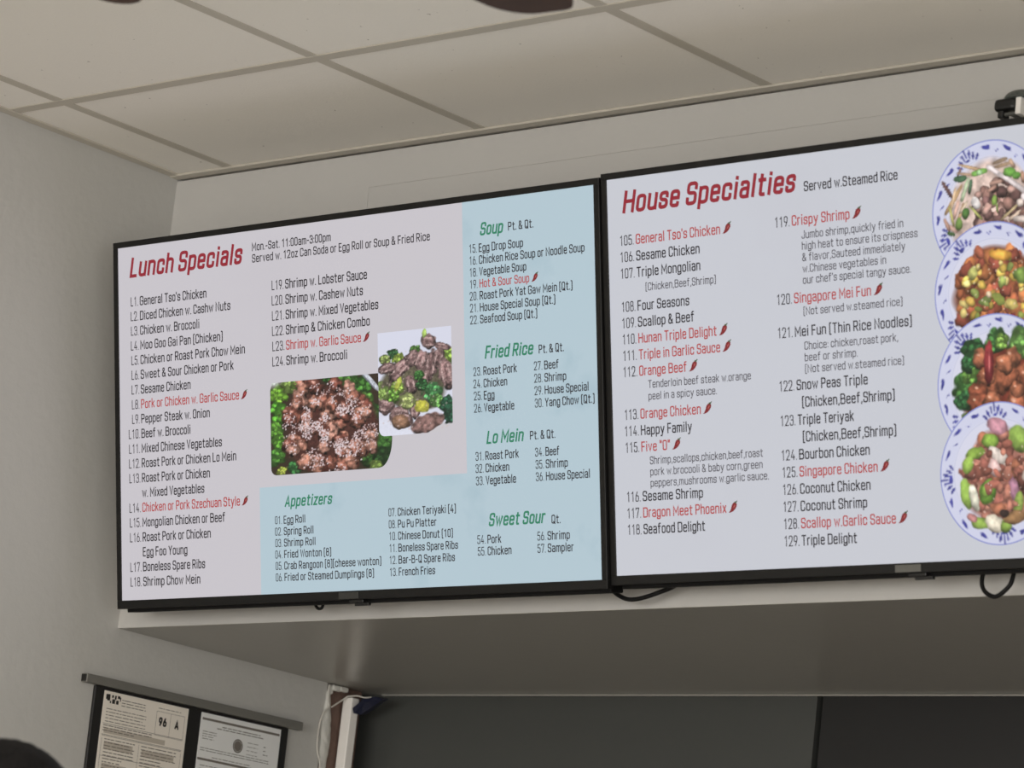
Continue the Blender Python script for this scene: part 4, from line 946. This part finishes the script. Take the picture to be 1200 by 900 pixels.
def person(x, y, top, rz):
    t = thing('person', 'person with short black hair at lower left, only the crown showing', 'person', (x, y, 0)); t.rotation_euler = (0, 0, rz)
    H = top-0.012; N, E = [], []
    def nd(p, r, par=None):
        N.append((p, r)); i = len(N)-1
        if par is not None: E.append((par, i))
        return i
    # local frame: faces +y
    pel = nd((0, 0, 0.545*H), (0.155, 0.105)); sp = nd((0, 0.005, 0.63*H), (0.140, 0.095), pel); ch = nd((0, 0, 0.73*H), (0.165, 0.108), sp)
    sh = nd((0, -0.012, 0.795*H), (0.085, 0.055), ch); nk = nd((0, -0.005, 0.845*H), 0.052, sh); jaw = nd((0, 0.014, 0.882*H), (0.060, 0.070), nk)
    ey = nd((0, 0.010, 0.925*H), (0.077, 0.092), jaw); cr = nd((0, 0.0, 0.963*H), (0.066, 0.080), ey)
    no = nd((0, 0.098, 0.905*H), 0.011, None); E.append((jaw, no)) if False else E.append((ey, no))
    for s in (-1, 1):
        nd((0.083*s, -0.006, 0.912*H), 0.012, ey)                    # ear
        s1 = nd((0.165*s, -0.01, 0.797*H), 0.058, sh); el = nd((0.225*s, -0.025, 0.625*H), 0.041, s1)
        wr = nd((0.235*s, 0.055, 0.485*H), 0.027, el); pm = nd((0.232*s, 0.075, 0.452*H), (0.020, 0.034), wr)
        k1 = nd((0.232*s, 0.085, 0.428*H), (0.016, 0.034), pm)
        for j, (dy, ln) in enumerate(((0.030, 0.036), (0.011, 0.042), (-0.009, 0.038), (-0.028, 0.030))):
            a = nd((0.230*s, 0.087+dy, 0.424*H-0.014), 0.0088, k1); b = nd((0.224*s, 0.090+dy, 0.424*H-0.014-ln), 0.0082, a); nd((0.214*s, 0.089+dy*0.95, 0.424*H-0.022-ln*1.5), 0.0072, b)
        th = nd((0.222*s, 0.112, 0.452*H), 0.0105, pm); nd((0.214*s, 0.128, 0.452*H-0.032), 0.009, th)
        hp = nd((0.092*s, 0, 0.500*H), 0.092, pel); kn = nd((0.100*s, 0.012, 0.285*H), 0.058, hp); cf = nd((0.103*s, -0.012, 0.19*H), 0.054, kn)
        an = nd((0.105*s, -0.02, 0.048*H), 0.038, cf); nd((0.112*s, 0.03, 0.028), (0.036, 0.026), an); nd((0.118*s, 0.13, 0.022), (0.036, 0.020), len(N)-1)
    skin_mesh('body', N, E, M['skin'], t, pel)
    # hair cap
    bm = bmesh.new(); bmesh.ops.create_icosphere(bm, subdivisions=5, radius=1)
    bmesh.ops.bisect_plane(bm, geom=bm.verts[:]+bm.edges[:]+bm.faces[:], plane_co=(0, 0, -0.25), plane_no=(0, -0.6, 1), clear_inner=True)
    bmesh.ops.holes_fill(bm, edges=bm.edges[:])
    for v in bm.verts:
        f = 1+0.02*(random.random()-0.5)+0.03*math.sin(9*v.co.x+4*v.co.z)*math.sin(7*v.co.y)*(v.co.z < 0.7)
        v.co = Vector((v.co.x*0.092*f, v.co.y*0.108*f-0.012, v.co.z*0.098*f+top-0.098))
    bm_obj('hair', bm, M['hair'], t, True)
    # clothes follow the same skeleton, a little wider
    T = [((0, 0, 0.470*H), (0.205, 0.150)), ((0, 0.005, 0.60*H), (0.180, 0.130)), ((0, 0, 0.73*H), (0.180, 0.122)), ((0, -0.012, 0.802*H), (0.128, 0.086)), ((0, -0.010, 0.838*H), (0.076, 0.070))]; TE = [(0, 1), (1, 2), (2, 3), (3, 4)]
    for s in (-1, 1):
        b = len(T); T += [((0.168*s, -0.01, 0.797*H), 0.070), ((0.205*s, -0.02, 0.690*H), 0.060)]; TE += [(3, b), (b, b+1)]
    skin_mesh('shirt', T, TE, M['shirt'], t)
    P = [((0, 0, 0.545*H), (0.165, 0.115)), ((0, 0, 0.610*H), (0.162, 0.114))]; PE = [(0, 1)]
    for s in (-1, 1):
        b = len(P); P += [((0.094*s, 0, 0.500*H), 0.105), ((0.101*s, 0.012, 0.285*H), 0.074), ((0.104*s, -0.012, 0.19*H), 0.070), ((0.106*s, -0.018, 0.055*H), 0.062)]; PE += [(0, b), (b, b+1), (b+1, b+2), (b+2, b+3)]
    skin_mesh('trousers', P, PE, M['jeans'], t)
    for s in (-1, 1):
        skin_mesh('shoe', [((0.105*s, -0.045, 0.045), (0.045, 0.045)), ((0.108*s, 0.02, 0.042), (0.047, 0.042)), ((0.116*s, 0.10, 0.034), (0.050, 0.034)), ((0.120*s, 0.165, 0.028), (0.040, 0.026))], [(0, 1), (1, 2), (2, 3)], M['shoe'], t)
    return t
person(HX, HY, HT, math.radians(20))
